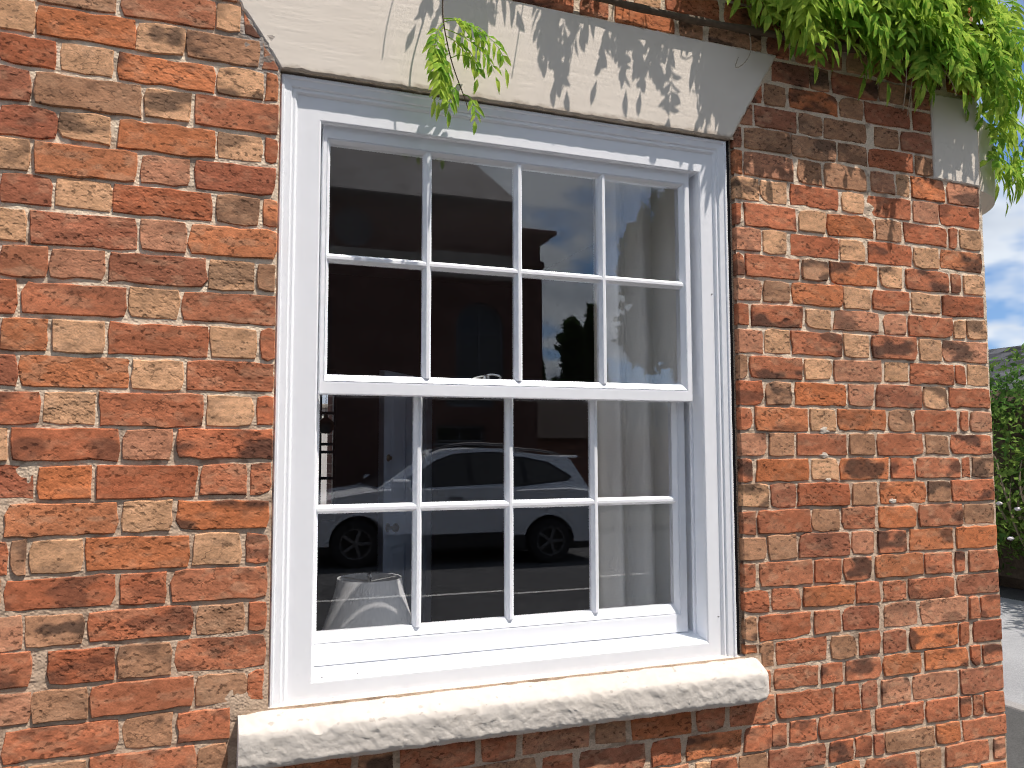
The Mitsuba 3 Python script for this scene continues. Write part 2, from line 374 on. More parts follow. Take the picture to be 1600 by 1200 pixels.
def brick_mesh(x0, x1, z0, z1, tone, ident, corner=0.0035):
    r = np.random.default_rng(ident * 13 + 5)
    ring = []
    w, h = x1 - x0, z1 - z0
    wob = 0.0015 if w > 0.06 else 0.0010
    nx, nz = max(2, int(w / 0.03)), 3
    top, bot, le, ri = r.normal(0, 0.0016, 4)
    tilt = r.normal(0, 0.006)
    for k in range(nx): ring.append((x0 + w * k / nx, z0 + bot))
    for k in range(nz): ring.append((x1 + ri, z0 + h * k / nz))
    for k in range(nx): ring.append((x1 - w * k / nx, z1 + top))
    for k in range(nz): ring.append((x0 + le, z1 - h * k / nz))
    ring = np.array(ring)
    cx, cz = (x0 + x1) / 2, (z0 + z1) / 2
    for i in (0, nx, nx + nz, 2 * nx + nz):       # worn corners
        ring[i] += (np.array([cx, cz]) - ring[i]) / np.linalg.norm(np.array([cx, cz]) - ring[i]) * abs(r.normal(corner, 0.003))
    ring += r.normal(0, wob, ring.shape)
    ring[:, 1] += tilt * (ring[:, 0] - cx)
    poly = sg.Polygon(ring).buffer(0)
    poly = poly.intersection(wall_area)
    if poly.geom_type != 'Polygon':
        poly = max(getattr(poly, 'geoms', [sg.Polygon()]), key=lambda g: g.area, default=sg.Polygon())
    if poly.is_empty or poly.area < 0.0008:
        return None
    inner = poly.buffer(-0.0035, join_style=2)
    if inner.is_empty or inner.geom_type != 'Polygon':
        return None
    o = np.array(sg.polygon.orient(poly).exterior.coords)[:-1]
    c = np.array(poly.centroid.coords[0])
    # an inner ring, point for point: shrink along the outline's own normals
    e = np.roll(o, -1, 0) - np.roll(o, 1, 0)
    nrm = np.stack([-e[:, 1], e[:, 0]], 1) / (np.linalg.norm(e, axis=1, keepdims=True) + 1e-9)
    i1 = o + nrm * (0.0018 + np.abs(r.normal(0, 0.0009, (len(o), 1))))
    n = len(o)
    yf = r.normal(-0.0025, 0.0012)
    gx, gz = r.normal(0, 0.010), r.normal(0, 0.018)
    plane = lambda q: yf + gx * (q[:, 0] - c[0]) + gz * (q[:, 1] - c[1])
    v = np.vstack([np.c_[o[:, 0], np.full(n, 0.02), o[:, 1]], np.c_[o[:, 0], plane(o) + 0.0020 + np.abs(r.normal(0, 0.0010, n)), o[:, 1]], np.c_[i1[:, 0], plane(i1), i1[:, 1]]])
    f = []
    for a in (0, n):
        for k in range(n):
            l = (k + 1) % n
            f += [[a + k, a + l, a + n + l], [a + k, a + n + l, a + n + k]]
    tri = earcut.triangulate_float64(i1, np.array([n])).reshape(-1, 3) + 2 * n
    f = np.vstack([f, tri])
    t = trimesh.Trimesh(v, f, process=False)
    nn = t.face_normals[-1]
    if nn[1] > 0:
        f[2 * 2 * n:] = f[2 * 2 * n:, ::-1]
    uv = np.c_[ident + 0.02 + np.clip((v[:, 0] - x0) / 0.5, 0, 0.95), TONES[tone] + 0.02 + np.clip((v[:, 2] - z0) / 0.5, 0, 0.95)]
    return v, f, uv


ident = 0
traced = []
for row in LEFT + RIGHT:
    for a, b, t in row[2]:
        g = 0.0025
        m = brick_mesh(a - g, b + g, row[0] + 0.0045, row[1] - 0.0045, t, ident)
        traced.append(sg.box(a, row[0], b, row[1]))
        if m is not None:
            put('brick_house__wall__brick', (m[0], m[1]), 'm_brick', uv=m[2])
        ident += 1

# the rest of the bond (beyond the frame, under the sill, above the lintel), in Flemish rows of the same courses
taken = so.unary_union([t.buffer(0.006) for t in traced])
VV, FF, UU, at = [], [], [], 0
pick = random.Random(3)


def course_list(zs, lo, hi):
    pitch = (zs[0] - zs[-1]) / (len(zs) - 1)
    z = list(zs)
    while z[0] < hi: z.insert(0, z[0] + pitch)
    while z[-1] > lo: z.append(z[-1] - pitch)
    return z


zl = course_list([LEFT[0][1]] + [r[0] for r in LEFT], 0.0, 4.55)
zr = course_list([RIGHT[0][1]] + [r[0] for r in RIGHT], 0.0, 4.55)
for zs, xa, xb in ((zl, -2.6, 0.19), (zr, 0.19, CORNER)):
    for i in range(len(zs) - 1):
        z1, z0 = zs[i], zs[i + 1]
        x = xa - (0.0 if i % 2 else 0.172) - 0.02 * pick.random()
        k = 0
        while x < xb:
            w = (0.218 if k % 2 == 0 else 0.104) + pick.uniform(-0.006, 0.006)
            a, b = max(x, xa), min(x + w, xb - (0.004 if xb == CORNER else 0))
            x += w + 0.014
            k += 1
            if b - a < 0.03 or z0 < 0: continue
            free = sg.LineString([(a, (z0 + z1) / 2), (b, (z0 + z1) / 2)]).difference(taken)
            for piece in getattr(free, 'geoms', [free]):
                if piece.is_empty or piece.length < 0.035: continue
                p, q = piece.bounds[0] + 0.003, piece.bounds[2] - 0.003
                m = brick_mesh(p, q, z0 + 0.0045, z1 - 0.0045, pick.choice('RROOBDKKPRBB' if w < 0.15 else 'RROORDKRPRO'), ident)
                ident += 1
                if m is None: continue
                VV.append(m[0]); FF.append(m[1] + at); UU.append(m[2]); at += len(m[0])
put('brick_house__wall__brickwork', (np.vstack(VV), np.vstack(FF)), 'm_brick', uv=np.vstack(UU), kind='stuff')

# mortar face: a sheet with the window opening left out, uneven as it was struck
step = 0.016
gx = np.unique(np.r_[np.arange(-2.6, CORNER - 0.004, step), CORNER, 0.1945, 1.6505])
gz = np.unique(np.r_[np.arange(0, 4.6 + 1e-6, step), 0.9405, 2.6185])
X, Z = np.meshgrid(gx, gz, indexing='ij')
P = np.stack([X, 0 * X, Z], -1)
Y = 0.0024 - 0.0045 * (meshkit.fbm(P * 22, 3, seed=2) - 0.5) - 0.0008 * np.clip((meshkit.fbm(P * 5, 2, seed=4) - 0.5) * 5, 0, 1)
smear = np.exp(-((X - 0.14) / 0.07) ** 2 - ((Z - 2.70) / 0.10) ** 2) + 0.5 * np.exp(-((X + 0.40) / 0.030) ** 2 - ((Z - 1.20) / 0.12) ** 2) + 0.8 * np.exp(-((X - 0.13) / 0.05) ** 2 - ((Z - 0.97) / 0.06) ** 2)
Y -= 0.011 * smear * meshkit.fbm(P * 30, 2, seed=8) * 1.3
idx = np.arange(X.size).reshape(X.shape)
q = np.stack([idx[:-1, :-1], idx[1:, :-1], idx[1:, 1:], idx[:-1, 1:]], -1).reshape(-1, 4)
cx, cz = ((X[:-1, :-1] + X[1:, 1:]) / 2).ravel(), ((Z[:-1, :-1] + Z[1:, 1:]) / 2).ravel()
q = q[~((cx > 0.1945) & (cx < 1.6505) & (cz > 0.9405) & (cz < 2.6185))]
put('brick_house__wall__mortar', (np.stack([X, Y, Z], -1).reshape(-1, 3), q), 'm_mortar', smooth=True)

# dabs of white filler left on the bricks
for i_, (x_, z_, s_) in enumerate(((1.985, 1.660, 0.017), (1.983, 1.575, 0.013), (1.998, 1.492, 0.009), (2.275, 1.414, 0.012))):
    m = trimesh.creation.icosphere(2, 1.0)
    m.vertices *= (1 + 1.5 * (meshkit.fbm(m.vertices * 2.1 + i_ * 3, 3, seed=i_) - 0.5))[:, None]
    m.apply_scale([s_ * 1.2, 0.0022, s_ * 0.65]); m.apply_translation([x_, -0.0022, z_])
    put('brick_house__wall__filler', m, 'm_filler', smooth=60)

# the wall's body round the window, the other walls, floors and roof
OX0, OX1, OZ0, OZ1 = 0.20, 1.645, 0.93, 2.64
H = 5.6
BACK = 4.33
body = [box(-6.0, OX0, 0.022, 0.30, 0, H), box(OX1, CORNER, 0.022, 0.30, 0, H), box(OX0, OX1, 0.022, 0.30, 0, OZ0), box(OX0, OX1, 0.022, 0.30, OZ1, H)]
put('brick_house__wall', cat_(body), 'm_mortar')
SW0, SW1 = 1.05, 2.40
side = [box(CORNER - 0.3, CORNER - 0.002, 0.30, SW0, 0, H), box(CORNER - 0.3, CORNER - 0.002, SW1, BACK, 0, H), box(CORNER - 0.3, CORNER - 0.002, SW0, SW1, 0, 1.0), box(CORNER - 0.3, CORNER - 0.002, SW0, SW1, 2.45, H),
        box(-6.0, -5.7, 0.30, BACK, 0, H), box(-6.0, 0.60, BACK, BACK + 0.3, 0, H), box(1.02, CORNER - 0.002, BACK, BACK + 0.3, 0, H), box(0.60, 1.02, BACK, BACK + 0.3, 0, 1.05), box(0.60, 1.02, BACK, BACK + 0.3, 2.2, H), box(-6.0, -2.6, -0.004, 0.022, 0, H), box(-2.6, CORNER, -0.002, 0.022, 4.6, H)]
put('brick_house__wall', cat_(side), 'm_far_brick')
roof = sg.Polygon([(-0.25, H - 0.02), (BACK + 0.55, H - 0.02), (BACK / 2 + 0.15, H + 2.6)])
m = trimesh.creation.extrude_polygon(roof, 9.2, engine='earcut')
m.vertices = np.stack([CORNER + 0.15 - m.vertices[:, 2], m.vertices[:, 0], m.vertices[:, 1]], 1)
put('brick_house__roof', m, 'm_slate')

# lintel and the smaller cream block by the corner: painted stone with worn edges
def worn_slab(poly, y0, y1, seed, amp=0.0022):
    r = np.random.default_rng(seed)
    ring = np.array(poly.exterior.segmentize(0.014).coords)[:-1]
    ring += r.normal(0, amp * 0.45, ring.shape)
    p = sg.Polygon(ring)
    o = np.array(sg.polygon.orient(p).exterior.coords)[:-1]
    e = np.roll(o, -1, 0) - np.roll(o, 1, 0)
    nr = np.stack([-e[:, 1], e[:, 0]], 1) / (np.linalg.norm(e, axis=1, keepdims=True) + 1e-9)
    n = len(o)
    i1 = o + nr * (0.004 + np.abs(r.normal(0, amp * 0.6, (n, 1))))
    v = np.vstack([np.c_[o[:, 0], np.full(n, y1), o[:, 1]], np.c_[o[:, 0], y0 + 0.003 + np.abs(r.normal(0, amp * 0.6, n)), o[:, 1]], np.c_[i1[:, 0], np.full(n, y0), i1[:, 1]]])
    f = []
    for a in (0, n):
        for k in range(n):
            l = (k + 1) % n
            f += [[a + k, a + l, a + n + l], [a + k, a + n + l, a + n + k]]
    tri = earcut.triangulate_float64(i1, np.array([n])).reshape(-1, 3) + 2 * n
    f = np.vstack([f, tri])
    if trimesh.Trimesh(v, f, process=False).face_normals[-1][1] > 0:
        f[4 * n:] = f[4 * n:, ::-1]
    return v, f


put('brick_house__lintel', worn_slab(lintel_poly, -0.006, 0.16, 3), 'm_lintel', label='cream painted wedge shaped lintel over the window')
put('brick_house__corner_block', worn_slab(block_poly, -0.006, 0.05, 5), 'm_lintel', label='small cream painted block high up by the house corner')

# curved cream hood on the return wall
pro = [(0.0, 2.585), (0.40, 2.585), (0.435, 2.60), (0.44, 2.64), (0.44, 2.85), (0.425, 2.91), (0.37, 2.955), (0.28, 2.985), (0.0, 2.99)]
g = np.linspace(-math.pi / 2, math.pi / 2, 33)
v = np.array([[CORNER + r_ * math.cos(a), 0.50 + r_ * math.sin(a), z_] for r_, z_ in pro for a in g])
n = len(g)
f = []
for i in range(len(pro) - 1):
    for k in range(n - 1):
        f += [[i * n + k, i * n + k + 1, (i + 1) * n + k + 1], [i * n + k, (i + 1) * n + k + 1, (i + 1) * n + k]]
put('brick_house__curved_hood', trimesh.Trimesh(v, f, process=False), 'm_lintel', smooth=35, label='curved cream hood on the side wall round the corner')

# stone sill, thickly painted and chipped
prof = np.array([(0.06, 0.946), (0.02, 0.942), (-0.02, 0.924), (-0.048, 0.909), (-0.058, 0.901), (-0.062, 0.889), (-0.061, 0.850), (-0.060, 0.826), (-0.052, 0.812), (-0.02, 0.806), (0.04, 0.804)])
from scipy.interpolate import interp1d
s = np.r_[0, np.cumsum(np.linalg.norm(np.diff(prof, axis=0), axis=1))]
prof = interp1d(s, prof, axis=0)(np.linspace(0, s[-1], 60))
xs = np.linspace(0.122, 1.704, 420)
V = np.zeros((len(xs), len(prof), 3))
for i, x in enumerate(xs):
    e = max(0, 1 - (1.704 - x) / 0.035)
    shrink = 1 - 0.30 * e ** 2.2
    V[i, :, 0] = x
    V[i, :, 1] = np.where(prof[:, 0] < 0, prof[:, 0] * shrink, prof[:, 0])
    V[i, :, 2] = 0.865 + (prof[:, 1] - 0.865) * (1 - 0.22 * e ** 2.5)
nz_ = meshkit.fbm(V * 26, 4, seed=3) - 0.5
front = (V[..., 1] < 0.03)
V[..., 1] -= (0.009 * nz_ + 0.004 * (meshkit.fbm(V * 75 + 3, 3, seed=12) - 0.5)) * front
V[..., 2] -= 0.012 * np.clip(meshkit.fbm(V * 16 + 2, 3, seed=14) - 0.60, 0, 1) * 5 * np.exp(-((V[..., 1] + 0.058) / 0.012) ** 2) * (V[..., 2] > 0.86)
V[..., 2] += 0.008 * (meshkit.fbm(V * 34 + 7, 3, seed=6) - 0.5) * front
n = len(prof)
idx = np.arange(len(xs) * n).reshape(len(xs), n)
q = np.stack([idx[:-1, :-1], idx[:-1, 1:], idx[1:, 1:], idx[1:, :-1]], -1).reshape(-1, 4)
v = V.reshape(-1, 3)
ends = []
for i in (0, len(xs) - 1):
    c = V[i].mean(0)
    v = np.vstack([v, c])
    for k in range(n):
        ends.append([idx[i, k], idx[i, (k + 1) % n], len(v) - 1])
f = np.vstack([q[:, [0, 1, 2]], q[:, [0, 2, 3]], np.array(ends)])
m = trimesh.Trimesh(v, f, process=False)
put('brick_house__sill', m, 'm_sill', smooth=50, label='cream painted stone sill, rough and chipped along its edge')

# ------------------------------------------------------------------ the sash window
W_ = 'brick_house__sash_window__'
FX0, FX1, FZ0, FZ1 = 0.197, 1.628, 0.941, 2.6145      # outside of the architrave
BX0, BX1, BZ0, BZ1 = 0.309, 1.531, 0.987, 2.502       # opening of the box frame
lab('brick_house__sash_window', 'white painted box sash window of sixteen panes')
A = [(0, 0.07), (0, 0.013), (0.003, 0.010), (0.009, 0.010), (0.011, 0.014), (0.014, 0.0145), (0.029, 0.0165), (0.031, 0.0215), (0.034, 0.0225), (0.040, 0.0215), (0.044, 0.0245), (0.047, 0.0305)]
lo = [(FX0 + u, FX1 - u, FZ0 - 0.02, FZ1 - u, y) for u, y in A]
put(W_ + 'architrave', rect_loops(lo), 'm_white')
lo = [(FX0 + 0.045, FX1 - 0.045, FZ0, FZ1 - 0.045, 0.032), (FX0 + 0.046, FX1 - 0.046, FZ0 + 0.0008, FZ1 - 0.046, 0.030), (BX0 - 0.004, BX1 + 0.004, BZ0 - 0.002, BZ1 + 0.004, 0.030), (BX0, BX1, BZ0, BZ1, 0.0335), (BX0, BX1, BZ0, BZ1, 0.165)]
fr = rect_loops(lo)
bead = [cbox(BX1 - 0.010, BX1 + 0.001, 0.089, 0.099, BZ0, BZ1, 0.002), cbox(BX0 - 0.001, BX0 + 0.010, 0.089, 0.099, BZ0, BZ1, 0.002), cbox(BX0, BX1, 0.089, 0.099, BZ1 - 0.010, BZ1 + 0.001, 0.002)]
put(W_ + 'box_frame', cat_([fr] + bead), 'm_white')
sb = sg.Polygon([(0.0315, BZ0 - 0.02), (0.0315, BZ0 + 0.001), (0.034, BZ0 + 0.0035), (0.17, BZ0 + 0.030), (0.17, BZ0 - 0.02)])
m = trimesh.creation.extrude_polygon(sb, BX1 - BX0 - 0.001, engine='earcut')
m.vertices = np.stack([BX0 + 0.0005 + m.vertices[:, 2], m.vertices[:, 0], m.vertices[:, 1]], 1)
put(W_ + 'sill_board', m, 'm_white')


def sash(name, ox, oz, ix, iz, y, back, bevel, label):
    """Frame of a sash: flat face, then a sloping bead down to the glass. bevel: bead widths left, right, bottom, top."""
    yg = y + 0.017
    b = bevel
    m1 = (ix[0] - b[0], ix[1] + b[1], iz[0] - b[2], iz[1] + b[3])
    lo = [(*ox, *oz, back), (*ox, *oz, y + 0.002), (ox[0] + 0.002, ox[1] - 0.002, oz[0] + 0.002, oz[1] - 0.002, y), (*m1, y), (m1[0] + 0.0008, m1[1] - 0.0008, m1[2] + 0.0012, m1[3] - 0.0012, y + 0.0045),
          (m1[0] + 0.0024, m1[1] - 0.0024, m1[2] + 0.0036, m1[3] - 0.003, y + 0.0045), (m1[0] + 0.003, m1[1] - 0.003, m1[2] + 0.0042, m1[3] - 0.004, y + 0.0008), (ix[0] + 0.002, ix[1] - 0.002, iz[0], iz[1], yg - 0.003), (*ix, *iz, yg - 0.0015), (*ix, *iz, back)]
    put(W_ + 'sash', rect_loops(lo, close=True), 'm_white', label=label)
    px = np.linspace(ix[0], ix[1], 5)
    zc = (iz[0] + iz[1]) / 2

    def bar(c, half, yf, lim, vert):
        poly = [(-half, yg + 0.012), (-half, yg - 0.002), (-half * 0.50, yf + 0.003), (-half * 0.32, yf), (half * 0.32, yf), (half * 0.50, yf + 0.003), (half, yg - 0.002), (half, yg + 0.012)]
        m = trimesh.creation.extrude_polygon(sg.Polygon(poly), lim[1] - lim[0], engine='earcut')
        a, b_, e = m.vertices.T
        m.vertices = np.stack([c + a, b_, lim[0] + e], 1) if vert else np.stack([lim[0] + e, b_, c + a], 1)
        put(W_ + 'glazing_bar', m, 'm_white')
    for x in px[1:-1]:
        bar(x, 0.0128, y + 0.0015, (iz[0] - 0.004, iz[1] + 0.004), True)
    bar(zc, 0.0122, y + 0.0025, (ix[0] - 0.004, ix[1] + 0.004), False)
    for i in range(4):
        for z0, z1 in ((iz[0], zc), (zc, iz[1])):
            t = rng.normal(0, 0.0007, 4)
            v = np.array([[px[i] - 0.002, yg + t[0], z0 - 0.002], [px[i + 1] + 0.002, yg + t[1], z0 - 0.002], [px[i + 1] + 0.002, yg + t[2], z1 + 0.002], [px[i] - 0.002, yg + t[0] + t[2] - t[1], z1 + 0.002]])
            put(W_ + 'pane', (v, np.array([[0, 1, 2], [0, 2, 3]])), 'm_glass')


sash('upper', (0.3165, 1.506), (1.748, 2.520), (0.3375, 1.4745), (1.803, 2.455), 0.050, 0.087, (0.010, 0.014, 0.022, 0.012), 'outer sash, closed over the upper half of the opening')
sash('lower', (0.3145, 1.508), (1.0085, 1.800), (0.327, 1.468), (1.095, 1.766), 0.105, 0.142, (0.010, 0.014, 0.030, 0.012), 'inner sash filling the lower half of the opening')
put(W_ + 'sealant', box(1.626, 1.652, 0.022, 0.06, 0.945, 2.62), 'm_sealant', label='dark gap of old sealant along the right side of the frame')
lk = [cbox(0.80, 0.855, 0.115, 0.150, 1.800, 1.806, 0.002), lathe([(0.0, 0), (0.011, 0), (0.011, 0.012), (0.006, 0.016), (0, 0.016)], 16, (0.826, 0.132, 1.806)), tube(curve([(0.826, 0.132, 1.818), (0.85, 0.125, 1.822), (0.868, 0.118, 1.815), (0.862, 0.112, 1.808)], 14), 0.0035, 8), tube(curve([(0.826, 0.132, 1.818), (0.80, 0.126, 1.814), (0.782, 0.122, 1.809)], 10), 0.003, 8)]
put(W_ + 'sash_lock', cat_(lk), 'm_chrome', smooth=40, label='small metal catch on the meeting rail')
for x, z in ((1.572, 1.065), (0.335, 0.993), (0.43, 0.9945), (1.572, 2.10)):
    m = trimesh.creation.cylinder(radius=0.0028, height=0.002, sections=14)
    m.apply_transform(trimesh.transformations.rotation_matrix(math.pi / 2, [1, 0, 0]))
    m.apply_translation([x, 0.0295 if x > 1 else 0.0435, z])
    put(W_ + 'screw', m, 'm_screw')

# ------------------------------------------------------------------ the room behind the window
RX0, RX1, RY1, RZ0, RZ1 = -1.6, CORNER - 0.3, 4.2, 0.12, 2.95
room = [box(RX0 - 0.1, RX0, 0.30, RY1, RZ0, RZ1), box(RX0 - 0.1, 0.60, RY1, RY1 + 0.12, RZ0, RZ1), box(1.02, RX1, RY1, RY1 + 0.12, RZ0, RZ1), box(0.60, 1.02, RY1, RY1 + 0.12, RZ0, 1.05), box(0.60, 1.02, RY1, RY1 + 0.12, 2.2, RZ1),
        box(RX1 - 0.012, RX1 - 0.001, 0.30, SW0, RZ0, RZ1), box(RX1 - 0.012, RX1 - 0.001, SW1, RY1, RZ0, RZ1), box(RX1 - 0.012, RX1 - 0.001, SW0, SW1, RZ0, 1.0), box(RX1 - 0.012, RX1 - 0.001, SW0, SW1, 2.45, RZ1), box(RX0, OX0, 0.30, 0.312, RZ0, RZ1), box(OX1, RX1, 0.30, 0.312, RZ0, RZ1), box(OX0, OX1, 0.30, 0.312, RZ0, OZ0), box(OX0, OX1, 0.30, 0.312, OZ1, RZ1)]
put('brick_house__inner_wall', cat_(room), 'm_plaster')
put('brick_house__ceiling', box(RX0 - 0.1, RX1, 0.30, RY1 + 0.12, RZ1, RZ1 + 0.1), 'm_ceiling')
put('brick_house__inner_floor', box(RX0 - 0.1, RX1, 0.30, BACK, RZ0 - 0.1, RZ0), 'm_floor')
wb = [cbox(OX0 + 0.003, OX1 - 0.003, 0.166, 0.36, 0.955, 0.985, 0.004)]
put('brick_house__reveal', cat_([box(OX1 - 0.028, OX1 - 0.002, 0.168, 0.318, 0.99, OZ1), box(OX0 + 0.002, OX0 + 0.028, 0.168, 0.318, 0.99, OZ1), box(OX0 + 0.028, OX1 - 0.028, 0.168, 0.318, OZ1 - 0.03, OZ1 - 0.002)]), 'm_white')
put('brick_house__window_board', cat_(wb), 'm_white')
# a back window far inside, at the left edge of the view
bw = [box(0.60, 1.02, RY1 + 0.031, RY1 + 0.08, 1.05, 1.10), box(0.60, 1.02, RY1 + 0.03, RY1 + 0.08, 2.15, 2.20), box(1.005, 1.02, RY1 + 0.03, RY1 + 0.08, 1.10, 2.15), box(0.60, 0.64, RY1 + 0.03, RY1 + 0.08, 1.10, 2.15)]
bw += [box(0.64, 1.005, RY1 + 0.035, RY1 + 0.075, z, z + 0.022) for z in (1.36, 1.56, 1.62, 1.86)] + [box(0.905, 0.918, RY1 + 0.036, RY1 + 0.074, 1.10, 2.15)]
put('brick_house__back_window__frame', cat_(bw), 'm_car_trim')
put('brick_house__back_window__pane', (np.array([[0.62, RY1 + 0.055, 1.08], [1.0, RY1 + 0.055, 1.08], [1.0, RY1 + 0.055, 2.18], [0.62, RY1 + 0.055, 2.18]]), np.array([[0, 1, 2], [0, 2, 3]])), 'm_glass')
lab('brick_house__back_window', 'narrow window with dark bars at the back of the room')
put('garden_wall__wall', box(-4, 4.5, 8.4, 8.6, -0.1, 2.1), 'm_render')
put('garden_wall__coping', cbox(-4.03, 4.53, 8.36, 8.64, 2.1, 2.16, 0.01), 'm_stone')
lab('garden_wall', 'white garden wall glimpsed through the back window', 'wall')
# the window in the return wall that lights the inner door
sf = [box(CORNER - 0.14, CORNER - 0.08, SW0, SW0 + 0.06, 1.0, 2.45), box(CORNER - 0.14, CORNER - 0.08, SW1 - 0.06, SW1, 1.0, 2.45), box(CORNER - 0.14, CORNER - 0.08, SW0 + 0.06, SW1 - 0.06, 1.0, 1.06), box(CORNER - 0.14, CORNER - 0.08, SW0 + 0.06, SW1 - 0.06, 2.39, 2.45), box(CORNER - 0.135, CORNER - 0.085, (SW0 + SW1) / 2 - 0.02, (SW0 + SW1) / 2 + 0.02, 1.06, 2.39)]
put('brick_house__side_window__frame', cat_(sf), 'm_white')
put('brick_house__side_window__pane', (np.array([[CORNER - 0.11, SW0 + 0.05, 1.05], [CORNER - 0.11, SW1 - 0.05, 1.05], [CORNER - 0.11, SW1 - 0.05, 2.40], [CORNER - 0.11, SW0 + 0.05, 2.40]]), np.array([[0, 1, 2], [0, 2, 3]])), 'm_glass')

# panelled inner door standing ajar
DM = trimesh.transformations.rotation_matrix(math.radians(52), [0, 0, 1], [0, 0, 0])
DP = (1.075, 2.80)


def door_put(key, m, mt, **kw):
    m = m.copy()
    m.apply_transform(DM)
    m.apply_translation([DP[0], DP[1], RZ0 + 0.01])
    return put(key, m, mt, **kw)


stiles = [cbox(0, 0.10, -0.02, 0.02, 0, 1.95, 0.003), cbox(0.66, 0.76, -0.02, 0.02, 0, 1.95, 0.003), cbox(0.33, 0.43, -0.0195, 0.0195, 0, 1.95, 0.003)] + [cbox(0.09, 0.67, -0.0185, 0.0185, a, b, 0.003) for a, b in ((0, 0.2), (0.86, 1.04), (1.84, 1.95))]
door_put('panelled_door__frame', cat_(stiles), 'm_door')
for x0, x1 in ((0.10, 0.33), (0.43, 0.66)):
    for z0, z1 in ((0.2, 0.86), (1.04, 1.84)):
        lo = [(x0, x1, z0, z1, -0.008), (x0 + 0.02, x1 - 0.02, z0 + 0.02, z1 - 0.02, -0.004), (x0 + 0.045, x1 - 0.045, z0 + 0.045, z1 - 0.045, -0.013), (x0 + 0.05, x1 - 0.05, z0 + 0.05, z1 - 0.05, -0.013), ((x0 + x1) / 2 - 0.001, (x0 + x1) / 2 + 0.001, (z0 + z1) / 2 - 0.001, (z0 + z1) / 2 + 0.001, -0.013)]
        b2 = box(x0, x1, -0.002, 0.008, z0, z1)
        door_put('panelled_door__panel', cat_([rect_loops(lo), b2]), 'm_door')
kn = lathe([(0, 0), (0.026, 0), (0.026, 0.006), (0.010, 0.010), (0.010, 0.035), (0.024, 0.045), (0.028, 0.058), (0.020, 0.070), (0, 0.073)], 24)
kn.apply_transform(trimesh.transformations.rotation_matrix(math.pi / 2, [1, 0, 0]))
k1 = kn.copy(); k1.apply_translation([0.055, -0.02, 0.985])
door_put('panelled_door__knob', k1, 'm_brass', smooth=40)
k2 = lathe([(0, 0), (0.022, 0), (0.022, 0.006), (0.012, 0.010), (0.012, 0.022), (0, 0.024)], 20)
k2.apply_transform(trimesh.transformations.rotation_matrix(math.pi / 2, [1, 0, 0]))
k2.apply_translation([0.055, -0.02, 1.41])
door_put('panelled_door__latch', k2, 'm_brass', smooth=40)
lab('panelled_door', 'pale blue grey panelled inner door standing ajar in the dark room', 'door')

# table lamp on a table just inside, only its shade shows above the sash rail
LX, LY = 0.545, 0.47
put('table_lamp__lamp_shade', cat_([lathe([(0.100, 1.182), (0.108, 1.14), (0.125, 1.08), (0.150, 1.01), (0.185, 0.93), (0.187, 0.928), (0.153, 1.009), (0.128, 1.079), (0.111, 1.139), (0.1025, 1.183), (0.100, 1.182)], 64, (LX, LY, 0)),
                                    ]), 'm_shade', smooth=40, label='flared grey white fabric shade crossed by sunlight')
fin = [lathe([(0, 1.165), (0.006, 1.165), (0.005, 1.178), (0.009, 1.184), (0.007, 1.195), (0, 1.199)], 18, (LX, LY, 0))]
for a in (0.3, 0.3 + 2 * math.pi / 3, 0.3 + 4 * math.pi / 3):
    fin.append(tube([(LX, LY, 1.17), (LX + 0.101 * math.cos(a), LY + 0.101 * math.sin(a), 1.178)], 0.0016, 6))
put('table_lamp__finial', cat_(fin), 'm_chrome', smooth=40)
put('table_lamp__base', lathe([(0, 0.742), (0.075, 0.742), (0.075, 0.752), (0.03, 0.765), (0.022, 0.80), (0.05, 0.86), (0.05, 0.90), (0.02, 0.945), (0.012, 0.98), (0.012, 1.168), (0, 1.168)], 28, (LX, LY, 0)), 'm_chrome', smooth=40)
lab('table_lamp', 'table lamp with a flared pale shade behind the lower left panes', 'lamp')
tb = [('top', cbox(0.15, 1.10, 0.375, 0.80, 0.705, 0.74, 0.005))] + [('leg', cbox(x, x + 0.045, y, y + 0.045, RZ0, 0.705, 0.003)) for x in (0.17, 1.035) for y in (0.385, 0.745)]
for nme, m in tb:
    put('side_table__' + nme, m, 'm_wood')
lab('side_table', 'dark wooden side table under the lamp inside the window', 'table')

# small pendant globe at the back window
put('pendant_globe__globe', lathe([(0, 1.70), (0.03, 1.705), (0.052, 1.725), (0.06, 1.755), (0.052, 1.785), (0.03, 1.806), (0.012, 1.812), (0, 1.812)], 24, (0.855, 3.6, 0)), 'm_amber', smooth=50)
put('pendant_globe__cap', lathe([(0, 1.81), (0.016, 1.81), (0.014, 1.83), (0.004, 1.84), (0, 1.84)], 18, (0.855, 3.6, 0)), 'm_brass', smooth=40)
put('pendant_globe__cord', tube([(0.855, 3.6, 1.838), (0.855, 3.6, RZ1)], 0.002, 6), 'm_car_trim')
lab('pendant_globe', 'small dark amber globe hanging by the back window', 'pendant')

